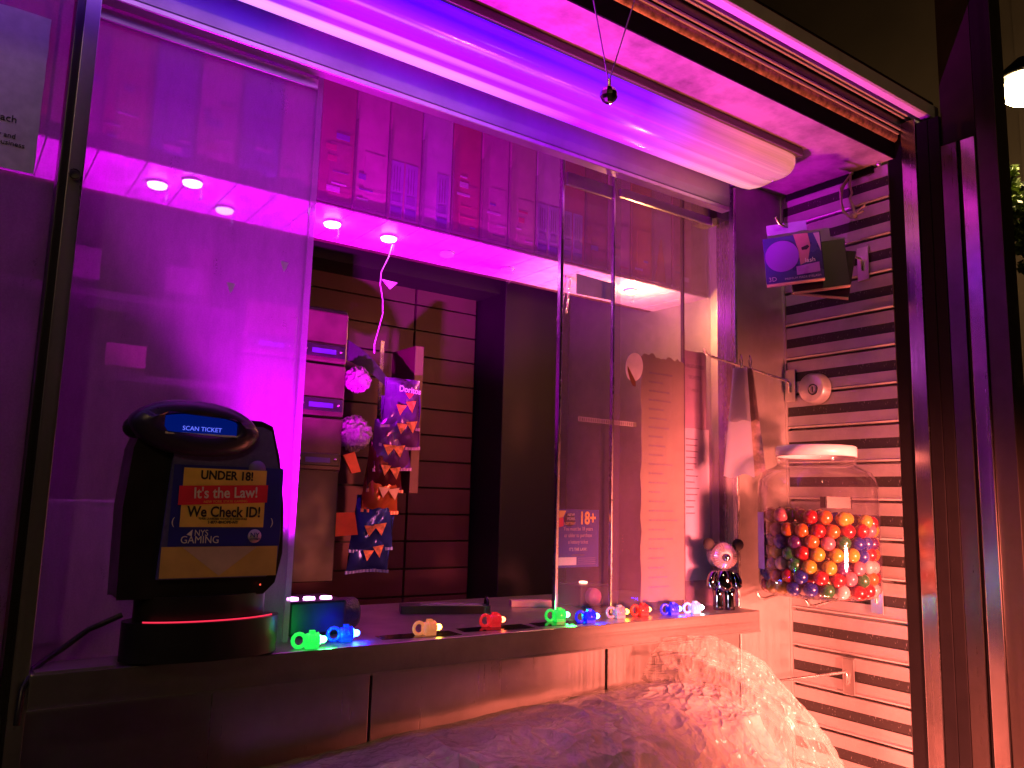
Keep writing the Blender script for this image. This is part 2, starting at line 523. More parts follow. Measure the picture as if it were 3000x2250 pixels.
# ------------------------------------------------------------------ cartons in the rack
carton_cols = {'red': (0.62, 0.10, 0.14), 'pink': (0.72, 0.4, 0.45), 'dark blue': (0.22, 0.16, 0.5), 'cream': (0.6, 0.5, 0.35),
               'orange': (0.65, 0.28, 0.05), 'brown': (0.42, 0.16, 0.12), 'white': (0.7, 0.66, 0.66)}
for c, v in carton_cols.items():
    M['carton_' + c] = plain('carton_' + c.replace(' ', '_'), v, 0.42, 0, 0.2, 12)
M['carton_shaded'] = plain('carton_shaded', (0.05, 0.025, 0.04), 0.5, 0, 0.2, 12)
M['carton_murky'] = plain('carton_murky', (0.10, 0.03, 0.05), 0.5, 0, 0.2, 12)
seq = ['pink', 'red', 'cream', 'pink', 'red', 'pink', 'cream', 'red', 'pink', 'cream', 'red', 'pink', 'red', 'brown', 'pink', 'red',
       'pink', 'red', 'dark blue', 'pink', 'dark blue', 'pink', 'brown',
       'pink', 'cream', 'white', 'red', 'pink', 'cream', 'white', 'red', 'brown', 'pink', 'orange', 'cream', 'brown', 'red']
NTH = ('first', 'second', 'third', 'fourth', 'fifth', 'sixth', 'seventh', 'eighth', 'ninth', 'tenth', 'eleventh', 'twelfth')
ncart = {}
for i, xs in enumerate(SEAM):
    if xs < -0.3 or xs > 1.5:
        continue
    c = seq[i]
    dz = random.uniform(-0.012, 0.006)
    y0 = 1.359 + random.uniform(0, 0.004)
    x0, x1 = xs + 0.0015, xs + 0.0700
    zone = 0 if xs < 0.05 else (1 if xs < 0.40 else (2 if xs < 0.88 else 3))
    ncart[zone] = ncart.get(zone, 0) + 1
    lab = '%s rack carton %s, %s' % (c, ('left of the window post', 'behind the dusty left window', 'in the open window', 'behind the right windows')[zone],
                                     NTH[ncart[zone] - 1] + (' from the left', ' right of the post', ' from the left window edge', ' from the bright glass edge')[zone])
    t = thing('carton', lab, 'carton', (xs + 0.036, y0 + 0.08, 1.878), 'cartons in the overhead rack')
    MB().box(x0, x1, y0, 1.54, 1.8785, 2.127).build('box', M['carton_' + c], t, 0.0015)
    if i in (24, 25, 29, 30):
        for q in range(2):
            xa = x0 + 0.0035 + q * 0.031
            if i == 25 and q == 0:
                continue
            lb = MB().box(xa, xa + 0.027, y0 - 0.001, y0 - 0.0002, 1.884, 2.0).build('label_strip', plain('lilac_print', (0.45, 0.4, 0.62), 0.5), t)
            MB().box(xa + 0.002, xa + 0.025, y0 - 0.0018, y0 - 0.0011, 1.887, 1.908).build('blue_block', plain('blue_print', (0.12, 0.08, 0.4), 0.5), lb)
            MB().box(xa + 0.004, xa + 0.022, y0 - 0.0018, y0 - 0.0011, 1.918, 1.934).build('emblem', plain('purple_print', (0.28, 0.16, 0.45), 0.5), lb)
            for s in range(3):
                MB().box(xa + 0.006 + s * 0.006, xa + 0.0068 + s * 0.006, y0 - 0.0018, y0 - 0.0011, 1.94, 1.99).build('fine_print', M['grey_ink'], lb)
    elif i == 34:
        MB().prism([(x0 + 0.01, 1.885), (x0 + 0.05, 1.885), (x0 + 0.034, 2.0), (x0 + 0.03, 2.0)], 'y', y0 - 0.001, y0 - 0.0002).build('flame_print', M['carton_orange'], t)
    else:
        for s in range(random.randint(2, 6)):
            zq = 1.90 + s * 0.021 + random.uniform(0, 0.006)
            wq = random.uniform(0.012, 0.034)
            xq = random.uniform(x0 + 0.006, x1 - 0.006 - wq)
            MB().box(xq, xq + wq, y0 - 0.0019, y0 - 0.0011, zq, zq + random.choice((0.003, 0.005, 0.011))).build('small_print', random.choice((M['grey_ink'], M['paper'], M['carton_red'], M['carton_dark blue'])), t)
        MB().box(x0 + 0.02, x1 - 0.006, y0 - 0.001, y0 - 0.0002, 1.89, 2.0 + dz).build('front_print', plain('front_print', tuple(min(1, v * 0.85 + 0.05) for v in carton_cols[c]), 0.45), t)

# puck lights stuck under the tray, each with a little clear hook
M['puck_hot'] = glow('lit_puck', (1.0, 0.55, 1.0), 9)
M['puck_dim'] = glow('dim_puck', (0.85, 0.03, 0.95), 1.1)
M['puck_blue'] = glow('blue_puck', (0.5, 0.45, 1.0), 4)
point('added_warm_glow', (1.352, 1.40, 1.835), (1.0, 0.36, 0.12), 5, 0.01)  # warm light and its puck added in place of the salmon lamp's reflection
M['puck_stand_in'] = glow('reflection_puck', (1.0, 0.55, 0.25), 3.0)
for x, y, m, lab in ((0.572, 1.427, 'puck_hot', 'white hot puck light beside the left window edge'),
                     (0.697, 1.435, 'puck_hot', 'bright puck light with the white string hanging below'),
                     (0.843, 1.45, 'puck_dim', 'magenta puck light third along the open window'),
                     (1.012, 1.466, 'puck_dim', 'magenta puck light nearest the bright glass edge'),
                     (0.256, 1.433, 'puck_hot', 'blurred puck light behind dusty glass nearest the post'),
                     (0.302, 1.385, 'puck_hot', 'round puck light in the middle of the dusty left window'),
                     (0.384, 1.485, 'puck_blue', 'bluish puck light low behind the dusty left window'),
                     (1.352, 1.416, 'puck_stand_in', 'added warm puck light standing in for a salmon reflection behind the right glass')):
    t = thing('puck_light', lab, 'puck light', (x, y, 1.873), 'puck lights under the tobacco rack')
    MB().lathe([(0.0001, 1.8725), (0.017, 1.8725), (0.0165, 1.869)], (x, y, 0), 18).build('base', M['white'], t)
    MB().lathe([(0.0158, 1.869), (0.015, 1.865), (0.009, 1.8625), (0.0001, 1.862)], (x, y, 0), 18).build('lens', M[m], t)
    MB().tube([(x + 0.018, y + 0.012, 1.873), (x + 0.018, y + 0.012, 1.850), (x + 0.014, y + 0.012, 1.844), (x + 0.010, y + 0.012, 1.848)], 0.0022, 6).build('hook', M['clear'], t)

# ------------------------------------------------------------------ long fixture under the canopy
LT = thing('canopy_light', 'long wraparound light fixture glowing violet to pink under the canopy', 'light fixture', (0.5, 0.98, 2.05))
MB().box(-0.9, 1.322, 0.900, 1.036, 2.034, 2.05).build('housing', plain('fixture_housing', (0.10, 0.08, 0.08), 0.5), LT, 0.003)
def lens_mat():
    m, nt, b = nodes_of('glowing_prismatic_lens')
    tc = nt.nodes.new('ShaderNodeTexCoord')
    sp = nt.nodes.new('ShaderNodeSeparateXYZ')
    nt.links.new(tc.outputs['Object'], sp.inputs[0])
    def mr(src, a, b_):
        n = nt.nodes.new('ShaderNodeMapRange')
        n.inputs[1].default_value = a
        n.inputs[2].default_value = b_
        nt.links.new(src, n.inputs[0])
        return n.outputs[0]
    along = mr(sp.outputs[0], -0.4, 0.82)          # object origin at x=0.5
    across = mr(sp.outputs[1], -0.073, 0.051)
    tone = ramp(nt, along, [(0.0, (0.03, 0.0, 0.42)), (0.45, (0.04, 0.0, 0.45)), (0.66, (0.08, 0.0, 0.36)), (0.78, (0.17, 0.018, 0.10)), (0.88, (0.24, 0.045, 0.07)), (1.0, (0.20, 0.055, 0.045))])
    hot = ramp(nt, along, [(0.0, (0.36, 0.13, 0.5)), (0.40, (0.33, 0.10, 0.5)), (0.6, (0.13, 0.0, 0.5)), (0.72, (0.22, 0.01, 0.34)), (0.84, (0.32, 0.08, 0.14)), (1.0, (0.32, 0.13, 0.10))])
    band = ramp(nt, across, [(0.0, 0.0), (0.12, 0.02), (0.15, 0.30), (0.18, 0.02), (0.40, 0.0), (0.44, 0.45), (0.50, 0.35), (0.55, 0.04), (0.63, 0.06), (0.67, 1.0), (0.93, 0.95), (0.98, 0.0)])
    mix = nt.nodes.new('ShaderNodeMix')
    mix.data_type = 'RGBA'
    nt.links.new(band, mix.inputs[0])
    nt.links.new(tone, mix.inputs[6])
    nt.links.new(hot, mix.inputs[7])
    streak = noise(nt, coords(nt, (0.8, 170, 170)), 1.0, 4, 0.6)
    blotch = noise(nt, coords(nt, (2.5, 9, 9)), 1.0, 3, 0.6)
    ml = nt.nodes.new('ShaderNodeMath')
    ml.operation = 'MULTIPLY'
    nt.links.new(ramp(nt, streak, [(0.3, 0.80), (0.7, 1.2)]), ml.inputs[0])
    nt.links.new(ramp(nt, blotch, [(0.3, 0.85), (0.7, 1.12)]), ml.inputs[1])
    vm = nt.nodes.new('ShaderNodeVectorMath')
    vm.operation = 'SCALE'
    nt.links.new(mix.outputs[2], vm.inputs[0])
    nt.links.new(ml.outputs[0], vm.inputs['Scale'])
    nt.links.new(vm.outputs[0], b.inputs['Emission Color'])
    b.inputs['Emission Strength'].default_value = 3.0
    b.inputs['Base Color'].default_value = (0.10, 0.08, 0.12, 1)
    b.inputs['Roughness'].default_value = 0.18
    b.inputs['Coat Weight'].default_value = 0.3
    return m
M['lens'] = lens_mat()
lp = [(0.907, 2.036), (0.907, 2.018), (0.911, 2.006), (0.920, 1.997), (0.935, 1.992), (0.953, 1.9915), (0.965, 1.9935), (0.977, 1.9905), (0.998, 1.9895), (1.014, 1.992), (1.024, 1.998), (1.030, 2.008), (1.031, 2.020), (1.031, 2.036)]
b = MB()
rings = []
for x, s in ((-0.9, 1.0), (0.0, 1.0), (0.6, 1.0), (1.275, 1.0), (1.298, 0.95), (1.311, 0.84), (1.317, 0.70)):
    rings.append([(x, 0.969 + (y - 0.969) * (0.55 + 0.45 * s), 2.036 + (zq - 2.036) * s) for y, zq in lp])
n = len(lp)
vv = [q for g in rings for q in g]
ff = [(i * n + k, i * n + k + 1, (i + 1) * n + k + 1, (i + 1) * n + k) for i in range(len(rings) - 1) for k in range(n - 1)]
b.add(vv, ff, 0, True)
b.add(rings[-1], [tuple(range(n))], 0)
b.build('lens', M['lens'], LT, 0, (0.5, 0.98, 2.0))
MB().tube([(1.318, 0.925, 2.012), (1.320, 0.945, 2.006), (1.320, 0.99, 2.004), (1.316, 1.015, 2.008)], 0.0025, 6).build('end_trim', M['edge'], LT)

SALMON = (1.0, 0.185, 0.12)

# ------------------------------------------------------------------ lottery ticket checker on the counter
CK = thing('ticket_checker', 'black lottery ticket checker with blue panel and UNDER 18 sign on the counter', 'ticket checker', (0.283, 1.055, 1.15))
ov = [(0.286 + 0.093 * math.cos(2 * PI * k / 40), 1.052 + 0.047 * math.sin(2 * PI * k / 40)) for k in range(40)]
MB().prism(ov, 'z', 1.1525, 1.197, 0, True).build('base', M['black'], CK, 0.003)
ov2 = [(0.283 + 0.078 * math.cos(2 * PI * k / 40), 1.056 + 0.036 * math.sin(2 * PI * k / 40)) for k in range(40)]
MB().prism(ov2, 'z', 1.1975, 1.226, 0, True).build('neck', M['black'], CK)
# scanning line glowing where the neck meets the base
arc = [(0.284 + 0.089 * math.cos(a), 1.052 + 0.0445 * math.sin(a), 1.1985) for a in [R(t) for t in range(215, 336, 6)]]
MB().tube(arc, 0.0009, 6).build('scan_line', glow('scan_line_red', (1.0, 0.03, 0.08), 0.9), CK)
shell = [(0.182, 1.224), (0.352, 1.224), (0.366, 1.238), (0.3735, 1.275), (0.3715, 1.33), (0.362, 1.395), (0.350, 1.436), (0.335, 1.442), (0.20, 1.442), (0.186, 1.40), (0.180, 1.33)]
MB().prism(shell, 'y', 1.033, 1.092).build('shell', M['black'], CK, 0.006)
face = [(0.222, 1.246), (0.352, 1.246), (0.364, 1.256), (0.3675, 1.30), (0.3620, 1.37), (0.347, 1.429), (0.335, 1.434), (0.232, 1.434), (0.229, 1.38)]
MB().prism(face, 'y', 1.0265, 1.0325).build('front_panel', plain('violet_grey_panel', (0.10, 0.09, 0.30), 0.45, 0, 0.15, 200), CK, 0.0015)
F = 1.0262
stk = MB().box(0.2245, 0.364, F - 0.0006, F, 1.2475, 1.284).build('yellow_band', plain('yellow_band', (0.62, 0.44, 0.12), 0.6), CK)
MB().prism([(0.248, 1.2835), (0.338, 1.2835), (0.293, 1.249)], 'y', F - 0.0011, F - 0.0007).build('pale_triangle', plain('pale_triangle', (0.55, 0.44, 0.32), 0.6), stk)
blue = plain('blue_sheet', (0.015, 0.02, 0.33), 0.5)
sg = MB().box(0.231, 0.3655, F - 0.0006, F, 1.2846, 1.382).build('sign', blue, CK)
yel = plain('sign_yellow', (0.85, 0.58, 0.12), 0.6)
redm = plain('sign_red', (0.75, 0.02, 0.06), 0.6)
MB().box(0.2425, 0.3435, F - 0.0012, F - 0.0007, 1.3075, 1.3785).build('yellow_card', yel, sg)
MB().prism([(0.2385, 1.3335), (0.346, 1.3385), (0.346, 1.3605), (0.2385, 1.3565)], 'y', F - 0.0019, F - 0.0013).build('red_banner', redm, sg)
text('line_one', 'UNDER 18!', 0.0150, (0.2945, F - 0.0016, 1.3700), '-y', M['ink'], sg, sx=0.88, thick=0.00045)
text('line_two', "It's the Law!", 0.0185, (0.2945, F - 0.0023, 1.3490), '-y', M['paper'], sg, sx=0.86, thick=0.0003, tilt=0.035)
text('small_print', 'NEW YORK STATE GAMING', 0.0042, (0.2945, F - 0.0023, 1.3387), '-y', yel, sg, tilt=0.035)
text('line_three', 'We Check ID!', 0.0178, (0.2945, F - 0.0016, 1.3255), '-y', M['ink'], sg, sx=0.84, thick=0.0004)
text('small_print', 'TO PLAY OR PURCHASE YOU MUST BE 18 YEARS OF AGE', 0.0037, (0.293, F - 0.0016, 1.3175), '-y', M['ink'], sg, sx=0.62)
text('small_print', '1-877-8HOPE-NY', 0.0050, (0.293, F - 0.0016, 1.3132), '-y', M['ink'], sg, thick=0.0001)
text('logo_top', 'NYS', 0.0105, (0.2685, F - 0.0012, 1.3002), '-y', M['paper'], sg, sx=0.85)
text('logo_bottom', 'GAMING', 0.0125, (0.2675, F - 0.0012, 1.2920), '-y', M['paper'], sg, sx=0.92)
MB().prism([(0.2515, 1.2985), (0.2575, 1.2965), (0.2580, 1.3045)], 'y', F - 0.0012, F - 0.0007).build('map_mark', M['paper'], sg)
MB().lathe([(0.0001, F - 0.0012), (0.0085, F - 0.0012), (0.0085, F - 0.0007)], (0.3335, 0, 1.2965), 20, 'y').build('round_mark', plain('mark_violet', (0.5, 0.45, 0.62), 0.6), sg)
text('round_mark_text', 'NY', 0.0085, (0.3335, F - 0.0016, 1.2975), '-y', blue, sg)
text('round_mark_word', 'LOTTERY', 0.0035, (0.3335, F - 0.0016, 1.2925), '-y', blue, sg)
for xx, ch in ((0.2345, '('), (0.3545, ')')):
    text('bracket_mark', ch, 0.0125, (xx, F - 0.0012, 1.314), '-y', M['paper'], sg)
MB().lathe([(0.0001, F - 0.0009), (0.011, F - 0.0009), (0.011, F - 0.0001)], (0.331, 0, 1.380), 20, 'y').build('round_sticker', plain('violet_sticker', (0.2, 0.15, 0.42), 0.5), CK)
# head: a leaning eye shaped hood with the display sunk into it
HC = (0.2540, 1.4265)
def eye(sx, sz, n=44):
    return [(HC[0] + sx * math.copysign(abs(math.cos(a)) ** 0.85, math.cos(a)), HC[1] - 0.05 * sx * math.cos(a) + sz * math.copysign(abs(math.sin(a)) ** 1.15, math.sin(a))) for a in [2 * PI * k / n for k in range(n)]]
b = MB()
win = []
for k in range(44):
    a = 2 * PI * k / 44
    c, s = math.cos(a), math.sin(a)
    q = 1 / max(abs(c) / 0.0440, abs(s) / 0.0118)
    win.append((HC[0] + 0.003 + c * q, HC[1] + 0.0035 + s * q - 0.05 * c * q))
ring = [(eye(0.0765, 0.034), 1.05), (eye(0.0765, 0.034), 1.026), (eye(0.072, 0.031), 1.017), (eye(0.058, 0.022), 1.0125), (win, 1.0115), (win, 1.026)]
v = [(p[0], y, p[1]) for pts, y in ring for p in pts]
f = [(i * 44 + k, i * 44 + (k + 1) % 44, (i + 1) * 44 + (k + 1) % 44, (i + 1) * 44 + k) for i in range(5) for k in range(44)]
b.add(v, f, 0, True)
b.add([(p[0], 1.05, p[1]) for p in ring[0][0]], [tuple(range(44))], 0)
hdd = b.build('display_hood', plain('hood_plastic', (0.03, 0.022, 0.06), 0.32), CK)
MB().box(0.211, 0.303, 1.0225, 1.0255, 1.414, 1.446).build('display', plain('lcd_blue', (0.005, 0.008, 0.09), 0.2, emit=(0.0, 0.015, 0.30), estr=0.35), hdd)
text('display_text', 'SCAN TICKET', 0.0075, (0.259, 1.0215, 1.4255), '-y', glow('lcd_text', (0.12, 0.16, 1.0), 1.0), hdd)
MB().box(0.2145, 0.3005, 1.0120, 1.0205, 1.4172, 1.4196).build('display_sill', plain('sill_violet', (0.75, 0.7, 0.8), 0.3), hdd)
MB().ball((0.186, 1.045, 1.424), 0.013, 12, 8).build('hinge_knob', M['black'], CK)
MB().ball((0.345, 1.0255, 1.2365), 0.0011, 8, 6).build('indicator', glow('indicator_red', (1, 0.1, 0.05), 1.2), CK)
cb = [(0.20, 1.088, 1.20), (0.165, 1.089, 1.185), (0.14, 1.08, 1.168), (0.122, 1.07, 1.158), (0.108, 1.05, 1.152), (0.098, 1.032, 1.135), (0.096, 1.028, 1.10)]
tag(MB().tube(cb, 0.0035, 8).build('power_cable', M['black'], None, 0, (0.12, 1.06, 1.15)), 'black cable running from the ticket checker off the left end of the counter', 'cable')

# ------------------------------------------------------------------ finger lights along the counter
def finger_light(x, y, yaw, col, tipcol, lab, bstr, tstr, fill=0.25):
    t = thing('finger_light', lab, 'toy light', (x, y, 1.1503), 'light up finger toys along the counter edge')
    bm = plain('toy_plastic', tuple(min(1, c * 0.7 + 0.05) for c in col), 0.25, 0, 0.15, 150, 0, col, bstr)
    tm = glow('toy_tip', tipcol, tstr)
    zz = 1.1503
    def loc(pts):
        pts = [(p[0] * 1.2, p[1] * 1.2, p[2] * 1.15) for p in pts]
        c, s = math.cos(yaw), math.sin(yaw)
        return [(x + p[0] * c - p[1] * s, y + p[0] * s + p[1] * c, zz + p[2]) for p in pts]
    b = MB()
    prof = [(0.0, -0.0095), (0.0072, -0.0095), (0.0082, -0.006), (0.0082, 0.004), (0.0066, 0.0065), (0.0, 0.0066)]
    b.lathe(prof, (0, 0, 0.0085), 12, 'x')
    b.box(-0.0085, 0.005, -0.0068, 0.0068, 0.0001, 0.006)
    b.v = loc(b.v)
    b.build('body', bm, t)
    b = MB()
    b.tube([(-0.0155 + 0.0068 * math.cos(a), 0, 0.0088 + 0.0075 * math.sin(a)) for a in [2 * PI * k / 12 for k in range(13)]], 0.0022, 6)
    b.v = loc(b.v)
    b.build('strap_loop', bm, t)
    b = MB()
    b.box(-0.0045, 0.0015, -0.003, 0.003, 0.0155, 0.0195)
    for q in (-0.004, 0.0005, 0.005):
        b.tube([(q, 0.0062 * math.cos(a) * 1.36, 0.0085 + 0.0062 * math.sin(a) * 1.36) for a in [PI * k / 8 for k in range(9)]], 0.0008, 4)
    b.v = loc(b.v)
    b.build('button', bm, t)
    b = MB()
    b.lathe([(0.0052, 0.0066), (0.0052, 0.0078), (0.0040, 0.0080), (0.0040, 0.0118), (0.0024, 0.0142), (0.0001, 0.0150)], (0, 0, 0.0090), 12, 'x')
    b.v = loc(b.v)
    b.build('bulb', tm, t)
G, B_, O, RD, Wt = (0.02, 1.0, 0.10), (0.0, 0.01, 1.0), (1.0, 0.28, 0.10), (1.0, 0.02, 0.03), (0.75, 0.65, 1.0)
for a in ((0.427, 1.044, -0.2, G, (0.06, 1.0, 0.16), 'glowing green finger light at the counter edge beside the ticket checker', 0.55, 5),
          (0.487, 1.071, -0.2, B_, (0.04, 0.16, 1.0), 'blue finger light just right of the first green one', 0.55, 5),
          (0.617, 1.066, -0.1, O, (1.0, 0.55, 0.05), 'pale orange finger light with amber bulb on the counter', 0.30, 4),
          (0.748, 1.088, -0.1, RD, (1.0, 0.12, 0.04), 'red finger light left of the glass edge, on the dark mats', 0.28, 3),
          (0.880, 1.088, -0.2, G, (0.06, 1.0, 0.2), 'second green finger light at the foot of the bright glass edge', 0.40, 5),
          (0.917, 1.054, -0.2, B_, (0.04, 0.14, 1.0), 'deep blue finger light just right of the glass edge', 0.5, 5),
          (1.002, 1.072, -0.2, (0.8, 0.35, 0.35), (1.0, 0.5, 0.03), 'clear finger light with yellow bulb beside the red one', 0.18, 4),
          (1.062, 1.076, -0.1, RD, (1.0, 0.2, 0.05), 'red finger light toward the right end of the counter', 0.22, 3),
          (1.124, 1.061, -0.2, B_, (0.05, 0.2, 1.0), 'blue finger light second from the bear figurine', 0.45, 5),
          (1.178, 1.056, -0.2, Wt, (0.85, 0.95, 1.0), 'white finger light next to the bear figurine', 0.25, 5)):
    finger_light(*a[:6], a[6] * 1.5, a[7] * 5)
    if a[3] in (G, B_):
        point('toy_glow', (a[0] + 0.024, a[1] - 0.004, 1.163), a[3], 0.10, 0.004)

# thin dark mats the toys lie on
for x0, x1, y0, y1, lab in ((0.535, 0.66, 1.046, 1.09, 'thin black card under the orange finger light'),
                            (0.675, 0.80, 1.052, 1.096, 'thin black card running to the red finger light'),
                            (0.812, 0.912, 1.046, 1.09, 'thin black card under the second green finger light')):
    tag(MB().prism([(x0, y0 + 0.012), (x0 + 0.004, y1), (x1, y1 - 0.004), (x1, y0), (x1 - 0.02, y0 - 0.002)], 'z', 1.1502, 1.1506 + 0.0).build('card_mat', M['black_gloss'], None, 0, (x0, y0, 1.1502)), lab, 'card', 'dark cards along the counter edge')

# black glossy case and small pink box lying behind
cs = thing('glossy_case', 'long black glossy case lying behind the toys in the open window', 'case', (0.752, 1.262, 1.15))
b = MB().prism([(-0.074, -0.022), (0.074, -0.022), (0.086, -0.012), (0.086, 0.012), (0.074, 0.022), (-0.074, 0.022)], 'z', 0, 0.013)
rot = Matrix.Rotation(R(-24), 3, 'Z')
b.v = [tuple(rot @ Vector(p) + Vector((0.752, 1.262, 1.1504))) for p in b.v]
b.build('body', M['black'], cs, 0.003)
b = MB().box(-0.038, 0.070, -0.017, 0.017, 0.0133, 0.0143)
b.v = [tuple(rot @ Vector(p) + Vector((0.752, 1.262, 1.1504))) for p in b.v]
b.build('screen', plain('lilac_screen', (0.45, 0.38, 0.5), 0.12), cs)
b = MB().tube([(0.080, 0.013 * math.cos(a), 0.0135 + 0.012 * math.sin(a)) for a in [2 * PI * k / 12 for k in range(13)]], 0.003, 6)
b.v = [tuple(rot @ Vector(p) + Vector((0.752, 1.262, 1.1504))) for p in b.v]
b.build('ring', M['black_gloss'], cs)
b = MB().box(-0.04, 0.04, -0.012, 0.012, 0, 0.012)
b.v = [tuple(rot @ Vector(p) + Vector((0.948, 1.262, 1.1504))) for p in b.v]
pk = tag(b.build('pink_box', plain('pink_card', (0.6, 0.35, 0.4), 0.5), None, 0.001, (0.948, 1.262, 1.15)), 'small pink box lying on the counter behind the bright glass edge', 'box')

# black box with three LEDs on top and a knurled knob, behind the checker
DV = thing('light_box', 'black party light box with three bright LEDs on top beside the checker', 'light box', (0.462, 1.175, 1.15))
MB().box(0.425, 0.512, 1.132, 1.215, 1.1505, 1.199).build('box', M['black'], DV, 0.004)
MB().lathe([(0.0001, 0.035), (0.021, 0.035), (0.023, 0.031), (0.023, 0.0)], (0.508, 1.170, 1.174), 24, 'x').build('knob', plain('knurled_black', (0.02, 0.018, 0.025), 0.35, 0, 0.4, 300, 0.8), DV)
MB().lathe([(0.008, 0.0372), (0.008, 0.0356)], (0.508, 1.170, 1.174), 16, 'x').build('knob_cap', M['black_gloss'], DV)
for q, (x, y) in enumerate(((0.436, 1.152), (0.461, 1.152), (0.487, 1.152))):
    MB().lathe([(0.0085, 1.1992), (0.008, 1.202), (0.0001, 1.203)], (x, y, 0), 14).build('lamp', glow('magenta_led', (1.0, 0.35, 1.0), 14), DV)
    point('led_and_added_light', (x, y, 1.2065), (0.85, 0.0, 1.0), 46, 0.006, 104, (x + 0.14, y + 0.16, 1.9), 0.35)

DV2 = thing('light_box', 'smaller party light box with a lens behind the second green toy', 'light box', (1.05, 1.24, 1.15))
MB().box(1.02, 1.10, 1.20, 1.27, 1.1505, 1.192).build('box', M['black'], DV2, 0.004)
MB().lathe([(0.0001, 1.185), (0.014, 1.185), (0.016, 1.19), (0.016, 1.199)], (1.045, 0, 1.172), 20, 'y').build('lens', plain('pink_lens', (0.5, 0.2, 0.35), 0.15), DV2)
MB().lathe([(0.0085, 1.1922), (0.008, 1.195), (0.0001, 1.196)], (1.06, 1.24, 0), 14).build('lamp', glow('rose_led', (1.0, 0.35, 0.2), 10), DV2)
point('led_and_added_light', (1.06, 1.24, 1.2), (1.0, 0.26, 0.10), 60, 0.006, 70, (1.40, 1.30, 1.9), 0.8)  # warm beam added inside, standing in for salmon light through the glass

# ------------------------------------------------------------------ chrome bear figurine
BR = thing('bear_figurine', 'small dark chrome bear figurine with round ears at the right end of the counter', 'figurine', (1.266, 1.063, 1.15))
M['chrome'] = plain('dark_chrome', (0.30, 0.30, 0.36), 0.07, 1.0, 0.05)
M['ribbed'] = plain('ribbed_lilac', (0.55, 0.45, 0.55), 0.2, 0.7, 0.1)
bx, by, bz = 1.266, 1.063, 1.1503
CA = R(-32)   # it faces the street, turned a little to the left
def bl(p):
    c, s = math.cos(CA), math.sin(CA)
    return (bx + p[0] * c - p[1] * s, by + p[0] * s + p[1] * c, bz + p[2])
def bpart(name, fn, mat):
    b = MB()
    fn(b)
    b.v = [bl(p) for p in b.v]
    return b.build(name, mat, BR)
bpart('body', lambda b: b.lathe([(0.0001, 0.034), (0.014, 0.036), (0.0195, 0.046), (0.0185, 0.062), (0.014, 0.074), (0.0075, 0.080), (0.0001, 0.081)], (0, 0, 0), 22, 'z', 0, 0.85), M['chrome'])
for s in (-1, 1):
    bpart('leg', lambda b: b.lathe([(0.0001, 0.0), (0.0092, 0.001), (0.0098, 0.008), (0.0095, 0.028), (0.011, 0.040), (0.0001, 0.046)], (s * 0.0115, -0.001, 0), 16, 'z'), M['chrome'])
    bpart('arm', lambda b: b.tube([(s * 0.014, 0, 0.072), (s * 0.022, -0.001, 0.067), (s * 0.0265, -0.003, 0.056), (s * 0.0265, -0.005, 0.046), (s * 0.0255, -0.006, 0.041)], [0.005, 0.008, 0.0086, 0.0085, 0.004], 12), M['chrome'])
    bpart('ear', lambda b: b.ball((s * 0.029, 0, 0.125), 0.0115, 16, 10, (1, 0.6, 1)), plain('black_fur', (0.012, 0.008, 0.012), 0.8))
def head(b):
    n = 60
    prof = [(1.0, 0.020), (1.0, 0.004), (0.96, -0.006), (0.80, -0.012), (0.5, -0.0165), (0.22, -0.018)]
    v, f = [], []
    for i, (rr, d) in enumerate(prof):
        for k in range(n):
            a = 2 * PI * k / n
            w = 1.0 + (0.045 if k % 2 else -0.0) * (1 if 1 <= i <= 4 else 0)
            v.append((0.0275 * rr * math.cos(a), d - (0.0016 if (k % 2 and 1 <= i <= 4) else 0), 0.103 + 0.0265 * rr * math.sin(a)))
    for i in range(len(prof) - 1):
        for k in range(n):
            f.append((i * n + k, i * n + (k + 1) % n, (i + 1) * n + (k + 1) % n, (i + 1) * n + k))
    b.add(v, f)
    b.add(v[:n], [tuple(range(n))])
    b.add(v[-n:], [tuple(range(n))[::-1]])
bpart('head', head, M['ribbed'])
bpart('nose', lambda b: b.ball((0, -0.019, 0.101), 0.0078, 14, 9), M['chrome'])

# ------------------------------------------------------------------ notices and stickers on the glass
def rough_sheet(x0, x1, z0, z1, y, amp=0.003, seg=14, top_tear=0.0, th=0.0006):
    pts = []
    for i in range(seg + 1):
        t = i / seg
        pts.append((x0 + (x1 - x0) * t, z1 + random.uniform(-amp, amp) - top_tear * math.sin(PI * t) * 0.0 + (top_tear if 0.18 < t < 0.3 else 0)))
    for i in range(1, seg):
        t = i / seg
        pts.append((x1 + random.uniform(-amp, amp) * 0.5, z1 + (z0 - z1) * t))
    pts.append((x1, z0))
    pts.append((x0, z0))
    for i in range(1, seg):
        t = i / seg
        pts.append((x0 + random.uniform(-amp, amp) * 0.6, z0 + (z1 - z0) * t))
    return MB().prism(pts, 'y', y, y + th)
nt_ = tag(rough_sheet(1.104, 1.226, 1.165, 1.640, 1.1255, 0.004, 18, 0.008).build('price_list', M['yellow_paper'], None, 0, (1.165, 1.1255, 1.4)), 'tall yellowed price list with torn top taped behind the right window', 'notice')
for r_ in range(24):
    zq = 1.605 - r_ * 0.018
    w = random.uniform(0.03, 0.07)
    o = MB()
    xa = 1.125
    while xa < 1.125 + w:
        l = random.uniform(0.004, 0.011)
        o.box(xa, xa + l, 1.1248, 1.1253, zq, zq + 0.0034)
        xa += l + 0.002
    o.build('print_line', M['grey_ink'], nt_)
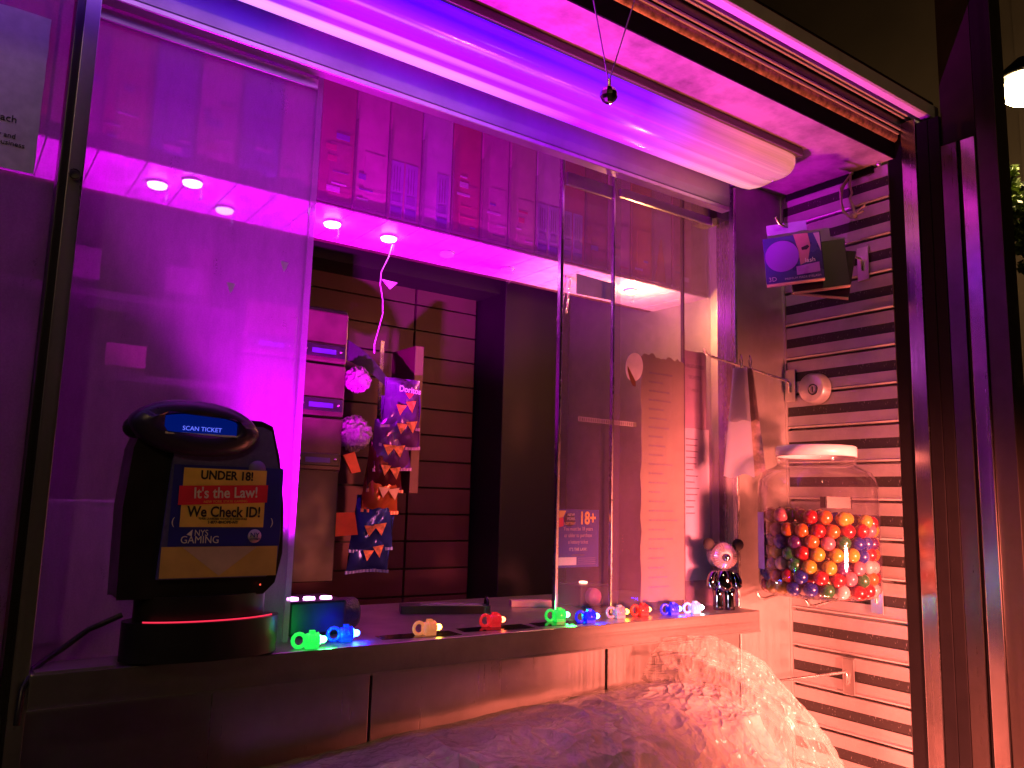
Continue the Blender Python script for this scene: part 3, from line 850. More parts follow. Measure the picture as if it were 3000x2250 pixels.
pn = tag(rough_sheet(1.229, 1.300, 1.43, 1.668, 1.1325, 0.0012, 8).build('pink_notice', plain('pink_paper', (0.75, 0.5, 0.5), 0.85, 0, 0.08, 12), None, 0, (1.265, 1.1325, 1.55)), 'pink notice reading VALIDATED TICKETS right of the price list', 'notice')
text('heading', 'VALIDATED', 0.0115, (1.264, 1.1322, 1.635), '-y', M['grey_ink'], pn)
text('heading', 'TICKETS', 0.0105, (1.264, 1.1322, 1.612), '-y', M['grey_ink'], pn)
text('heading', 'ONLY', 0.009, (1.264, 1.1322, 1.585), '-y', M['grey_ink'], pn)
wn = tag(rough_sheet(1.230, 1.306, 1.20, 1.505, 1.1312, 0.0012, 8, 0, 0.0005).build('white_notice', M['paper'], None, 0, (1.268, 1.1318, 1.35)), 'pale sheet of small print below the pink notice', 'notice')
for r_ in range(13):
    MB().box(1.236, 1.236 + random.uniform(0.02, 0.04), 1.1306, 1.1310, 1.482 - r_ * 0.0125, 1.4845 - r_ * 0.0125).build('print_line', M['grey_ink'], wn)
# die cut sticker: a pale oval snack shape with a bitten brown rim
st = MB()
out = []
for k in range(40):
    a = 2 * PI * k / 40
    rr = 0.034 + 0.004 * math.cos(2 * a - 0.9)
    p = Vector((rr * 0.62 * math.cos(a), rr * math.sin(a)))
    ca, sa = math.cos(R(-28)), math.sin(R(-28))
    out.append((1.078 + p.x * ca + p.y * 0.55 * sa * -1, 1.611 + p.x * sa + p.y * ca))
st.prism(out, 'y', 1.1180, 1.1187)
sk = tag(st.build('oval_sticker', plain('sticker_white', (0.75, 0.62, 0.68), 0.5), None, 0, (1.078, 1.118, 1.611)), 'pale oval die cut sticker on the outside of the right window', 'sticker')
MB().prism([(1.060 + 0.021 * t, 1.603 - 0.030 * t + 0.010 * math.sin(PI * t) * -1) for t in [k / 8 for k in range(9)]] + [(1.081 - 0.021 * t, 1.583 + 0.028 * t - 0.0) for t in [k / 8 for k in range(9)]], 'y', 1.1172, 1.1178).build('brown_rim', plain('sticker_brown', (0.16, 0.06, 0.03), 0.5), sk)
tag(MB().prism([(0.945, 1.777), (1.035, 1.774), (1.043, 1.740), (0.945, 1.738)], 'y', 1.1365, 1.1372).build('lilac_label', plain('lilac_paper', (0.5, 0.42, 0.62), 0.7), None, 0, (0.99, 1.137, 1.757)), 'blank lilac label across the upper part of the right windows', 'label')
tp = tag(MB().box(0.961, 1.110, 1.1450, 1.1455, 1.4985, 1.5075).build('printed_strip', plain('clear_tape', (0.55, 0.5, 0.48), 0.4), None, 0, (1.03, 1.145, 1.503)), 'narrow printed strip crossing behind two window edges', 'strip')
for i in range(26):
    MB().box(0.964 + i * 0.0055, 0.9665 + i * 0.0055 + random.uniform(-0.001, 0.001), 1.1446, 1.1449, 1.4995, 1.506).build('print_mark', M['grey_ink'], tp)

for px_, pz_, lab in ((0.372, 1.672, 'tiny pale sticker scrap near the edge of the dusty left window'), (0.300, 1.628, 'little torn tape bit on the dusty left window above the checker')):
    tag(MB().prism([(px_ - 0.006, pz_ + 0.006), (px_ + 0.006, pz_ + 0.005), (px_ + 0.003, pz_ - 0.004), (px_, pz_ - 0.010), (px_ - 0.003, pz_ - 0.003)], 'y', 1.0970, 1.0975).build(
        'sticker_scrap', sheer('scrap_lilac', (0.85, 0.8, 0.9)), None, 0, (px_, 1.097, pz_)), lab, 'sticker')
PS = tag(MB().box(0.916, 1.016, 1.1460, 1.1466, 1.232, 1.336).build('age_poster', plain('poster_blue', (0.012, 0.02, 0.30), 0.55), None, 0, (0.966, 1.146, 1.284)), 'blue lottery poster reading 18+ at the foot of the bright glass edge', 'poster')
text('big_number', '18+', 0.032, (0.988, 1.1457, 1.3195), '-y', yel, PS, sx=0.8, thick=0.0008)
for q, ln in enumerate(('You must be 18 years', 'or older to purchase', 'a lottery ticket')):
    text('body_line', ln, 0.0098, (0.966, 1.1457, 1.3010 - q * 0.0118), '-y', plain('poster_lilac', (0.55, 0.42, 0.55), 0.6), PS, sx=0.8)
text('body_line', "IT'S THE LAW.", 0.0080, (0.966, 1.1457, 1.2640), '-y', M['paper'], PS, sx=0.85)
text('small_print', 'nylottery.ny.gov', 0.0048, (0.966, 1.1457, 1.2545), '-y', M['grey_ink'], PS)
MB().box(0.917, 0.962, 1.1453, 1.1457, 1.2365, 1.2505).build('white_block', M['paper'], PS)
for q in range(4):
    MB().box(0.966, 1.008, 1.1453, 1.1457, 1.2375 + q * 0.0035, 1.2382 + q * 0.0035).build('fine_line', plain('fine_lilac', (0.3, 0.22, 0.5), 0.6), PS)
MB().prism([(0.917, 1.3335), (0.936, 1.3335), (0.930, 1.322), (0.917, 1.320)], 'y', 1.1453, 1.1457).build('yellow_mark', yel, PS)
MB().prism([(0.917, 1.3195), (0.930, 1.3215), (0.931, 1.306), (0.917, 1.303)], 'y', 1.1453, 1.1457).build('red_mark', redm, PS)
MB().lathe([(0.0001, 1.1450), (0.0125, 1.1450), (0.0125, 1.1452)], (0.9445, 0, 1.3175), 20, 'y').build('round_mark', M['ink'], PS)
text('round_word', 'NEW\nYORK', 0.0072, (0.9475, 1.1446, 1.3225), '-y', M['paper'], PS)
text('round_word', 'LOTTERY', 0.0062, (0.945, 1.1446, 1.3105), '-y', yel, PS)

LP = tag(rough_sheet(-0.13, 0.056, 1.717, 1.915, 1.0738, 0.001, 10).build('paper_notice', plain('grey_paper', (0.62, 0.58, 0.6), 0.9, 0, 0.14, 60), None, 0, (-0.04, 1.0738, 1.8)), 'large pale paper notice taped on the glass left of the post', 'notice')
text('word', 'pistach', 0.0125, (0.0335, 1.0733, 1.7775), '-y', M['ink'], LP, 'RIGHT')
text('word', 'by and', 0.0085, (0.034, 1.0733, 1.757), '-y', M['ink'], LP, 'RIGHT')
text('word', 'in this business', 0.0085, (0.044, 1.0733, 1.7480), '-y', M['ink'], LP, 'RIGHT')

# ------------------------------------------------------------------ gumball jar on the slat wall hooks
JX, JY = 1.372, 0.925
J = thing('gumball_jar', 'big clear lidded jar of gumballs resting on wire hooks by the slatted wall', 'jar', (JX, JY, 1.187))
jp = [(0.0001, 1.190), (0.085, 1.188), (0.100, 1.192), (0.1085, 1.205), (0.1095, 1.23), (0.1090, 1.38), (0.107, 1.40), (0.097, 1.418), (0.078, 1.427), (0.072, 1.431), (0.071, 1.440), (0.074, 1.443), (0.071, 1.447)]
MB().lathe(jp, (JX, JY, 0), 40).build('glass_body', M['clear'], J)
MB().lathe([(0.0715, 1.4470), (0.0735, 1.4475), (0.0735, 1.4655), (0.070, 1.4675), (0.0001, 1.4675)], (JX, JY, 0), 40).build('lid', plain('white_lid', (0.7, 0.66, 0.7), 0.35, 0, 0.05), J)
ps = MB()
ps.grid(lambda u, v: (JX + 0.1112 * math.cos(R(156 - 16 * u) ), JY + 0.1112 * math.sin(R(156 - 16 * u)), 1.235 + 0.105 * v), 6, 2)
ps.build('price_slip', plain('lilac_slip', (0.38, 0.28, 0.6), 0.7), J)

gcol = {'red': (0.55, 0.015, 0.02), 'blue': (0.015, 0.03, 0.42), 'orange': (0.75, 0.2, 0.02), 'yellow': (0.7, 0.5, 0.04), 'green': (0.02, 0.2, 0.05),
        'pink': (0.72, 0.22, 0.3), 'pale pink': (0.78, 0.6, 0.6), 'purple': (0.12, 0.02, 0.2)}
gm = {}
for c, v in gcol.items():
    MBx = MB().ball((0, 0, 0), 0.0132, 14, 10)
    me = bpy.data.meshes.new('gumball')
    me.from_pydata(MBx.v, [], MBx.f)
    me.polygons.foreach_set('use_smooth', [True] * len(MBx.f))
    me.materials.append(plain('gumball_' + c.replace(' ', '_'), tuple(q * 0.38 for q in v), 0.28, 0, 0.12, 80, 0, coat=0.4))
    gm[c] = me
wts = ['red'] * 4 + ['blue'] * 4 + ['orange'] * 3 + ['yellow'] * 3 + ['green'] * 3 + ['pink'] * 2 + ['pale pink'] * 4 + ['purple'] * 2
bright = ['orange'] * 4 + ['yellow'] * 2 + ['red'] * 2 + ['pink', 'pale pink', 'blue']
ng = 0
for layer in range(7):
    zc = 1.2045 + layer * 0.0212
    off = (layer % 2) * 0.5
    rings_ = ((0.0935, 21), (0.067, 15), (0.040, 9), (0.014, 3)) if layer >= 5 else ((0.0935, 21), (0.067, 15))
    for rr, cnt in rings_:
        for q in range(cnt):
            a = 2 * PI * (q + off) / cnt + random.uniform(-0.04, 0.04)
            px, py = JX + rr * math.cos(a), JY + rr * math.sin(a)
            pz = zc + random.uniform(-0.002, 0.002)
            if layer == 6:
                # the heap slopes up to the far left
                pz += 0.006 * math.cos(a - R(150))
                if random.random() < 0.22:
                    continue
            c = random.choice(bright if layer >= 5 else wts)
            o = bpy.data.objects.new('gumball', gm[c])
            COL.objects.link(o)
            o.location = (px, py, pz)
            tag(o, '%s gumball heaped inside the clear jar' % c, 'gumball', '%s gumballs in the jar' % c)
            ng += 1
sc_ = MB().prism([(JX - 0.02, JY - 0.03), (JX + 0.03, JY - 0.055), (JX + 0.045, JY - 0.03), (JX, JY - 0.005)], 'z', 1.351, 1.372)
tag(sc_.build('scoop', M['black'], None, 0.004, (JX, JY, 1.352)), 'dark plastic scoop lying on top of the gumballs', 'scoop')

# ------------------------------------------------------------------ wire hooks on the slat wall
def hook(y, zt, tip, lab, r=0.0028, brk=(0.0125, 0.062)):
    t = thing('wire_hook', lab, 'hook', (1.5005, y, zt), 'chrome hooks on the slatted wall')
    MB().box(1.4975, 1.5003, y - brk[0], y + brk[0], zt - brk[1], zt + 0.006).build('bracket', M['steel_z'], t, 0.0008)
    MB().box(1.499, 1.512, y - brk[0], y + brk[0], zt + 0.0062, zt + 0.0085).build('bracket_tab', M['steel_z'], t)
    tx, ty, tz = tip
    arm = [(1.496, y, zt - 0.042), (1.494, y, zt - 0.022), (1.489, y, zt - 0.018)]
    ex, ey, ez = tx + 0.02, ty, tz - 0.012
    for k in range(1, 7):
        q = k / 6
        arm.append((1.489 + (ex - 1.489) * q, y + (ey - y) * q, zt - 0.018 + (ez - zt + 0.018) * q))
    arm += [(tx + 0.008, ty, tz - 0.009), tip]
    MB().tube(arm, r, 8).build('prong', M['wire'], t)
    return t
hook(0.889, 1.874, (1.27, 0.93, 1.905), 'upper hook holding the boxed lashes')
hook(1.068, 1.640, (1.235, 1.082, 1.662), 'hook beside the corner panel holding the folded fans')
hook(0.886, 1.214, (1.33, 0.925, 1.182), 'hook under the right side of the gumball jar')
hook(1.02, 1.214, (1.31, 1.018, 1.186), 'hook under the left side of the gumball jar')
hook(0.951, 1.052, (1.33, 1.004, 1.034), 'empty lower hook sticking out toward the plastic wrap')

# round lock in the middle of the wall
lk = thing('cam_lock', 'round silver lock with a keyhole ring on the slatted wall', 'lock', (1.5, 1.004, 1.6))
MB().lathe([(0.0001, 1.476), (0.027, 1.4765), (0.031, 1.480), (0.0335, 1.5005)], (0, 1.004, 1.6), 28, 'x').build('cylinder', plain('lock_grey', (0.4, 0.38, 0.4), 0.35, 0.4), lk)
MB().tube([(1.4765, 0.998 + 0.0105 * math.cos(a), 1.596 + 0.0105 * math.sin(a)) for a in [2 * PI * k / 20 for k in range(21)]], 0.0016, 6).build('keyhole_ring', M['black'], lk)
MB().box(1.4745, 1.4765, 0.9972, 0.9988, 1.590, 1.602).build('key_slot', M['black'], lk)

# ------------------------------------------------------------------ folded fans on their hook
def fan(x, y, w, zt, zb, lab, twist, m):
    t = thing('folded_fan', lab, 'fan', (x, y, zb), 'folded paper fans on the hook')
    n = 18
    def fn(u, v):
        ww = w * (0.42 + 0.58 * v)
        k = u * n
        fold = (k - math.floor(k))
        fold = abs(fold - 0.5) * 2
        lx = (u - 0.5) * ww + twist * v
        return (x + lx * 0.55, y - lx * 0.80 + fold * 0.005, zt + (zb - zt) * v - 0.004 * math.sin(u * 7) * v)
    MB().grid(fn, n * 2, 10, 0, False).build('pleats', m, t)
    MB().grid(lambda u, v: (lambda p: (p[0] - 0.004, p[1] - 0.004, p[2]))(fn(u, v * 0.50)), n * 2, 6, 0, False).build('sleeve', M['clear'], t)
    MB().tube([(x, y, zt - 0.002), (x - 0.004, y, zt + 0.014), (x - 0.001, y, zt + 0.026), (x + 0.004, y, zt + 0.014), (x + 0.001, y, zt)], 0.0014, 6).build('loop', M['wire'], t)
fan(1.276, 1.022, 0.058, 1.622, 1.408, 'pleated white paper fan with lilac sleeve hanging on the hook', -0.004, sheer('fan_paper', (0.88, 0.84, 0.92)))
fan(1.296, 1.016, 0.026, 1.622, 1.412, 'narrow patterned fan hanging just behind the white one', 0.016, plain('fan_pattern', (0.7, 0.5, 0.48), 0.7, 0, 0.5, 60))

# ------------------------------------------------------------------ boxed lashes on the upper hook
lashm = plain('lash_box_violet', (0.05, 0.02, 0.2), 0.3, 0, 0.3, 14)
lashd = plain('lash_box_dark', (0.03, 0.012, 0.05), 0.35)
edgem = plain('box_edge_pink', (0.75, 0.45, 0.4), 0.5)
skin = plain('printed_skin', (0.5, 0.22, 0.22), 0.5, 0, 0.2, 20)
lil = plain('lilac_window', (0.42, 0.12, 0.62), 0.3)
A = R(52)
def lash_box(ox, oy, oz, yaw, tilt, lab, front):
    t = thing('lash_box', lab, 'box', (ox, oy, oz), 'boxed lashes on the upper hook')
    c, s = math.cos(yaw), math.sin(yaw)
    ct_, st_ = math.cos(tilt), math.sin(tilt)
    def tr(b):
        out = []
        for p in b.v:
            px, pz = p[0] * ct_ - p[2] * st_, p[0] * st_ + p[2] * ct_
            out.append((ox + px * c - p[1] * s, oy + px * s + p[1] * c, oz + pz))
        b.v = out
        return b
    tr(MB().box(-0.053, 0.053, 0.0, 0.016, -0.112, -0.020)).build('carton', lashm if front else lashd, t, 0.001)
    tr(MB().box(-0.0528, 0.0528, 0.0003, 0.0157, -0.1145, -0.1123)).build('bottom_edge', edgem, t)
    tr(MB().box(-0.044, 0.030, 0.007, 0.009, -0.0195, 0.008)).build('hang_tab', plain('clear_lilac_tab', (0.42, 0.3, 0.6), 0.4), t)
    if front:
        tr(MB().prism([(-0.020 + 0.031 * math.cos(2 * PI * q / 32), -0.060 + 0.031 * math.sin(2 * PI * q / 32)) for q in range(32)], 'y', -0.0016, -0.0002)).build('round_window', plain('bright_violet_disc', (0.25, 0.03, 0.5), 0.3, 0, 0.05, 10, 0), t)
        tr(MB().prism([(0.004, -0.020), (0.030, -0.020), (0.033, -0.045), (0.026, -0.076), (0.012, -0.082), (0.010, -0.050)], 'y', -0.0006, -0.0002)).build('face_print', skin, t)
        tr(MB().prism([(0.016, -0.048), (0.028, -0.044), (0.031, -0.048), (0.026, -0.053), (0.017, -0.053)], 'y', -0.0012, -0.0007)).build('closed_eye', M['ink'], t)
        tr(MB().prism([(0.040, -0.022), (0.051, -0.022), (0.051, -0.060), (0.047, -0.045)], 'y', -0.0006, -0.0002)).build('pale_sweep', plain('pale_lilac', (0.55, 0.4, 0.5), 0.4), t)
        tr(MB().prism([(0.004, -0.084), (0.046, -0.080), (0.046, -0.099), (0.004, -0.101)], 'y', -0.0012, -0.0007)).build('lash_window', lil, t)
        def tx(body, size, px, pz, mat, sx=1.0):
            o = text('lettering', body, size, (ox, oy, oz), '-y', mat, t, sx=sx)
            o.data.transform(Matrix.Rotation(yaw, 4, 'Z') @ Matrix.Rotation(-tilt, 4, 'Y') @ Matrix.Translation((px, -0.0014, pz)))
        tx('3D', 0.0125, -0.041, -0.1045, plain('print_lilac', (0.6, 0.4, 0.7), 0.5))
        tx('PREMIUM MADE EYELASH', 0.0058, 0.014, -0.1065, plain('print_lilac2', (0.5, 0.35, 0.65), 0.5))
        tx('lash', 0.0125, 0.030, -0.0745, M['paper'])
    return t
lash_box(1.298, 0.918, 1.892, R(-55), R(4), 'front lash box with a violet disc, 3D print and lilac hang tab', True)
lash_box(1.345, 0.898, 1.882, R(-50), R(6), 'dark lash box directly behind the front one', False)
lash_box(1.385, 0.892, 1.876, R(-58), R(-10), 'tilted lash box at the back of the upper hook', False)

# ------------------------------------------------------------------ tied string and screws at the ceiling
ty = thing('knotted_cord', 'loop of knotted pale cord hanging from a screw above the slatted wall', 'cord', (1.497, 0.905, 2.045))
sm_ = plain('cord_fibre', (0.62, 0.5, 0.42), 0.8, 0, 0.2, 200, 0.6)
for dx, ph in ((0.0, 0.0), (0.003, 0.5), (-0.003, 1.1)):
    MB().tube([(1.490, 0.905, 2.042), (1.484 + dx, 0.921 + 0.002 * ph, 2.015), (1.482, 0.923, 1.985), (1.481 + dx, 0.917, 1.962), (1.480, 0.905, 1.948), (1.480, 0.897 + dx, 1.946)], 0.0022, 6).build('strand', sm_, ty)
MB().tube([(1.490, 0.904, 2.042), (1.484, 0.903, 2.016), (1.484, 0.899, 1.998), (1.483, 0.904, 1.988), (1.482, 0.897, 1.970), (1.480, 0.893, 1.955), (1.480, 0.888, 1.950), (1.479, 0.880, 1.955), (1.478, 0.868, 1.962)], 0.0024, 6).build('strand', sm_, ty)
MB().ball((1.480, 0.893, 1.947), 0.006, 8, 6).build('knot', sm_, ty)
MB().tube([(1.480, 0.893, 1.95), (1.479, 0.882, 1.949), (1.478, 0.872, 1.951)], 0.002, 6).build('strand', sm_, ty)
for y, lab in ((0.905, 'round screw head holding the knotted cord'), (0.845, 'round screw head near the door frame at the ceiling')):
    tag(MB().ball((1.494, y, 2.0465), 0.0055, 12, 8).build('screw_head', M['wire'], None, 0, (1.494, y, 2.0465)), lab, 'screw', 'screw heads at the ceiling edge')

# ------------------------------------------------------------------ pendant on two cords from the eave
PD = thing('pendant', 'faceted dark pendant hanging on two thin cords in front of the light', 'pendant', (0.701, 0.78, 1.907))
b = MB().ball((0.701, 0.78, 1.907), 0.0125, 10, 7)
b.sm = [False] * len(b.sm)
b.build('bead', M['chrome'], PD)
MB().tube([(0.701, 0.78, 1.9195), (0.701, 0.78, 1.930)], 0.003, 8).build('cap', M['wire'], PD)
cordm = plain('violet_cord', (0.3, 0.2, 0.4), 0.6)
MB().tube([(0.700, 0.78, 1.929), (0.6745, 0.785, 2.045), (0.652, 0.788, 2.14)], 0.0010, 5).build('cord', cordm, PD)
MB().tube([(0.702, 0.78, 1.929), (0.7545, 0.785, 2.075), (0.778, 0.788, 2.14)], 0.0010, 5).build('cord', cordm, PD)

# ------------------------------------------------------------------ inside: chips, drawers, chain
foil = [('purple', (0.16, 0.04, 0.28)), ('purple', (0.15, 0.04, 0.27)), ('purple', (0.17, 0.05, 0.3)), ('maroon', (0.12, 0.02, 0.03)), ('orange', (0.6, 0.16, 0.05)), ('blue', (0.03, 0.05, 0.34)), ('blue', (0.03, 0.05, 0.32))]
chipm = plain('tortilla_print', (0.62, 0.20, 0.06), 0.4, 0, 0.6, 90)
spec = [(1.523, 0.918, 0.104, 0.118, 'topmost purple snack bag with white lettering on the clip strip'),
        (1.476, 0.922, 0.108, 0.12, 'second purple snack bag below the lettered one'),
        (1.419, 0.910, 0.100, 0.12, 'third purple snack bag with a crooked hem'),
        (1.368, 0.902, 0.094, 0.12, 'dark maroon snack bag with an orange hem'),
        (1.316, 0.900, 0.096, 0.12, 'orange snack bag in the middle of the clip strip'),
        (1.223, 0.888, 0.112, 0.13, 'large blue snack bag with two printed chips'),
        (1.170, 0.884, 0.110, 0.12, 'lowest blue snack bag on the clip strip')]
for k, ((zb, xc, w, h, lab), (cn, cc)) in enumerate(zip(spec, foil)):
    yb = 1.775 + k * 0.012
    t = thing('snack_bag', lab, 'snack bag', (xc, yb, zb), 'snack bags hanging on a clip strip')
    fm = plain('foil_' + cn, cc, 0.2, 0.35, 0.2, 30, 0.6)
    hem = plain('hem_' + cn, (0.6, 0.25, 0.15) if cn == 'maroon' else tuple(min(1, c * 1.6 + 0.1) for c in cc), 0.35, 0.3)
    def pil(u, v, sgn=1, w=w, h=h, xc=xc, yb=yb, zb=zb, k=k):
        bulge = 0.024 * (math.sin(PI * u) ** 0.6) * (math.sin(PI * min(1, max(0, v))) ** 0.5)
        rip = 0.0035 * math.sin(9 * u + 5 * v + k) + 0.002 * math.sin(23 * u - 17 * v + 2 * k) * math.sin(PI * u)
        return (xc + (u - 0.5) * w * (0.9 + 0.1 * (1 - v)) + 0.004 * math.sin(3 * v + k), yb - sgn * (bulge + rip), zb + h * v + 0.003 * math.sin(4 * u + 2 * k) * (1 - v))
    b = MB()
    b.grid(lambda u, v: pil(u, v, 1), 14, 12)
    b.grid(lambda u, v: pil(u, v, -1), 14, 12)
    b.build('pouch', fm, t)
    b = MB()
    b.grid(lambda u, v: (pil(u, 0)[0] + (u - 0.5) * 0.006, yb - 0.001 - 0.002 * math.sin(40 * u), pil(u, 0)[2] + 0.001 - 0.008 * v), 30, 2)
    b.build('hem', hem, t)
    for s in (-1, 1):
        tri = MB()
        cx, cz, q = xc + s * 0.0125 + 0.008 * math.sin(k * 2.1), zb + h * 0.36 + 0.004 * s * math.cos(k), 0.0150 + 0.0015 * (k % 3)
        pts = [(cx - q, cz + 0.011), (cx + q * 0.9, cz + 0.013 * (1 + 0.2 * s)), (cx + 0.004 * s, cz - 0.015)]
        tri.prism(pts, 'y', yb - 0.0300, yb - 0.0290)
        tri.build('chip_print', chipm if cn != 'orange' else plain('pale_print', (0.8, 0.5, 0.3), 0.5), t)
    if k == 0:
        text('lettering', 'Doritos', 0.021, (xc + 0.008, yb - 0.0300, zb + h * 0.74), '-y', M['paper'], t, sx=0.9, thick=0.0003, tilt=-0.06)
        MB().prism([(xc - 0.004, zb + h * 0.67), (xc + 0.020, zb + h * 0.67), (xc + 0.008, zb + h * 0.56)], 'y', yb - 0.0290, yb - 0.0285).build('triangle_print', redm, t)
cl = MB().box(0.902, 0.912, 1.872, 1.8735, 1.17, 1.75)
tag(cl.build('clip_strip', M['wire'], None, 0, (0.907, 1.872, 1.75)), 'thin hanging strip the snack bags are clipped to', 'display strip')
tag(MB().box(0.965, 0.99, 1.80, 1.93, 1.36, 1.735).build('brown_board', plain('brown_board', (0.10, 0.04, 0.04), 0.5), None, 0.001, (0.977, 1.86, 1.36)), 'narrow dark red board standing right of the snack bags', 'board')

CB = thing('drawer_cabinet', 'stack of small clear drawers with black label holders beside the left window', 'drawers', (0.62, 1.80, 1.15))
MB().box(0.50, 0.742, 1.722, 1.90, 1.16, 1.775).build('case', plain('cabinet_shell', (0.012, 0.006, 0.009), 0.45), CB, 0.002)
for k in range(3):
    zc = 1.652 - k * 0.122
    for xa, xb in ((0.503, 0.618), (0.622, 0.739)):
        dr = MB().box(xa, xb, 1.708, 1.7205, zc - 0.004, zc + 0.112).build('drawer', plain('drawer_front', (0.075, 0.03, 0.035), 0.35, 0, 0.25, 25), CB, 0.003)
        MB().box(xa + 0.006, xb - 0.006, 1.6995, 1.7075, zc + 0.006, zc + 0.034).build('label_holder', M['black'], dr, 0.002)
        MB().box(xa + 0.03, xb - 0.03, 1.6985, 1.6994, zc + 0.013, zc + 0.024).build('label', plain('label_blue', (0.05, 0.03, 0.2), 0.5), dr)
        for xs_ in (xa + 0.016, xb - 0.018):
            MB().ball((xs_, 1.6995, zc + 0.02), 0.004, 8, 6).build('rivet', M['wire'], dr)
def tuft(x, y, z, r, lab):
    b = MB().ball((x, y, z), r, 26, 16)
    b.v = [tuple(Vector((x, y, z)) + (Vector(p) - Vector((x, y, z))) * random.uniform(0.8, 1.12)) for p in b.v]
    b.sm = [False] * len(b.sm)
    tag(b.build('net_pouf', plain('white_net', (0.26, 0.21, 0.22), 0.8, 0, 0.3, 200, 1.0), None, 0, (x, y, z)), lab, 'pouf', 'white poufs beside the drawers')
tuft(0.775, 1.72, 1.618, 0.030, 'white net pouf hanging by the middle drawer, the upper one')
tuft(0.772, 1.72, 1.492, 0.040, 'larger white net pouf below, level with the snack bags')
orp = plain('orange_wrapper', (0.75, 0.12, 0.02), 0.45)
tag(MB().prism([(0.745, 1.44), (0.772, 1.45), (0.79, 1.405), (0.768, 1.40)], 'y', 1.71, 1.716).build('orange_packet', orp, None, 0.001, (0.768, 1.71, 1.42)), 'bright orange packet under the white poufs', 'packet')
tag(MB().prism([(0.74, 1.31), (0.79, 1.312), (0.80, 1.262), (0.745, 1.258)], 'y', 1.73, 1.75).build('orange_packet', orp, None, 0.001, (0.768, 1.73, 1.28)), 'orange packet low on the back shelf beside the blue snack bag', 'packet')
b = MB()
b.grid(lambda u, v: (0.735 + 0.14 * u, 1.78 - 0.03 * math.sin(PI * u), 1.735 - 0.09 * u - 0.055 * v * (1 - 0.5 * u)), 10, 4)
tag(b.build('dark_cloth', plain('dark_cloth', (0.02, 0.015, 0.03), 0.8, 0, 0.3, 90, 0.5), None, 0, (0.8, 1.77, 1.7)), 'dark cloth hanging in a wedge right of the drawers', 'cloth')
for (x, y, ztop, n, lab) in ((1.148, 1.42, 1.868, 13, 'left chain of thin links hanging from the rack'), (1.166, 1.425, 1.866, 10, 'right chain of thin links hanging from the rack')):
    b = MB()
    for q in range(n):
        zc = ztop - q * 0.0085
        xo = x - (0.0012 * q if q < 9 else 0.0012 * 9 + (q - 9) * 0.004)
        b.tube([(xo + 0.0032 * math.cos(a) * (1 if q % 2 else 0.25), y + 0.0032 * math.cos(a) * (0.25 if q % 2 else 1), zc + 0.0058 * math.sin(a)) for a in [2 * PI * j / 8 for j in range(9)]], 0.0010, 4)
    tag(b.build('chain', M['wire'], None, 0, (x, y, ztop)), lab, 'chain', 'thin chains under the rack')
tag(MB().tube([(0.712, 1.447, 1.862), (0.705, 1.447, 1.835), (0.690, 1.447, 1.80), (0.689, 1.447, 1.775), (0.696, 1.447, 1.745), (0.698, 1.447, 1.715), (0.689, 1.447, 1.675), (0.683, 1.447, 1.65), (0.684, 1.447, 1.632)], 0.0013, 6).build(
    'white_string', M['white'], None, 0, (0.69, 1.447, 1.75)), 'white string dangling from the second puck light into the open window', 'string')
tag(MB().prism([(0.775, 1.838), (0.815, 1.836), (0.797, 1.818)], 'y', 1.62, 1.623).build('paper_scrap', M['paper'], None, 0, (0.795, 1.62, 1.83)), 'small pale triangular paper scrap hanging behind the rack', 'paper')
tag(MB().box(0.12, 0.235, 1.20, 1.26, 1.151, 1.335).build('white_carton', M['white'], None, 0.004, (0.175, 1.23, 1.15)), 'white carton standing behind the dusty glass left of the checker', 'carton')
for (x, y, z0, z1, c, lab) in ((-0.36, 1.30, 1.15, 1.36, 'pink', 'pink box on the counter behind the far left glass'), (-0.16, 1.28, 1.15, 1.42, 'dark blue', 'dark blue box on the counter behind the far left glass'),
                            (-0.01, 1.32, 1.15, 1.30, 'red', 'red box on the counter just left of the window post')):
    tag(MB().box(x - 0.06, x + 0.06, y, y + 0.08, z0 + 0.001, z1).build('goods_box', M['carton_' + c], None, 0.003, (x, y, z0)), lab, 'box', 'boxes behind the far left glass')
for q, zq in enumerate((1.55, 1.70)):
    tag(MB().box(-1.1, 0.46, 1.62, 1.86, zq, zq + 0.015).build('shelf_board', M['interior_dark'], None, 0.002, (-0.2, 1.74, zq)), ('lower' if q == 0 else 'upper') + ' back shelf behind the dusty left window', 'shelf', 'back shelves behind the left windows')
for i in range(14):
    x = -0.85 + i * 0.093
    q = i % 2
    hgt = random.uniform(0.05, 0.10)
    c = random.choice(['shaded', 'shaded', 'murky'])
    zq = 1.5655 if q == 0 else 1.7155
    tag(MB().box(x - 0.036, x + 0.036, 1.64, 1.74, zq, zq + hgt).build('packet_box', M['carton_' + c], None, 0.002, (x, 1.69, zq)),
        '%s packet on the %s back shelf, number %d from the left' % ('dark' if c == 'shaded' else 'dull red', 'lower' if q == 0 else 'upper', i // 2 + 1), 'packet', 'packets on the back shelves')

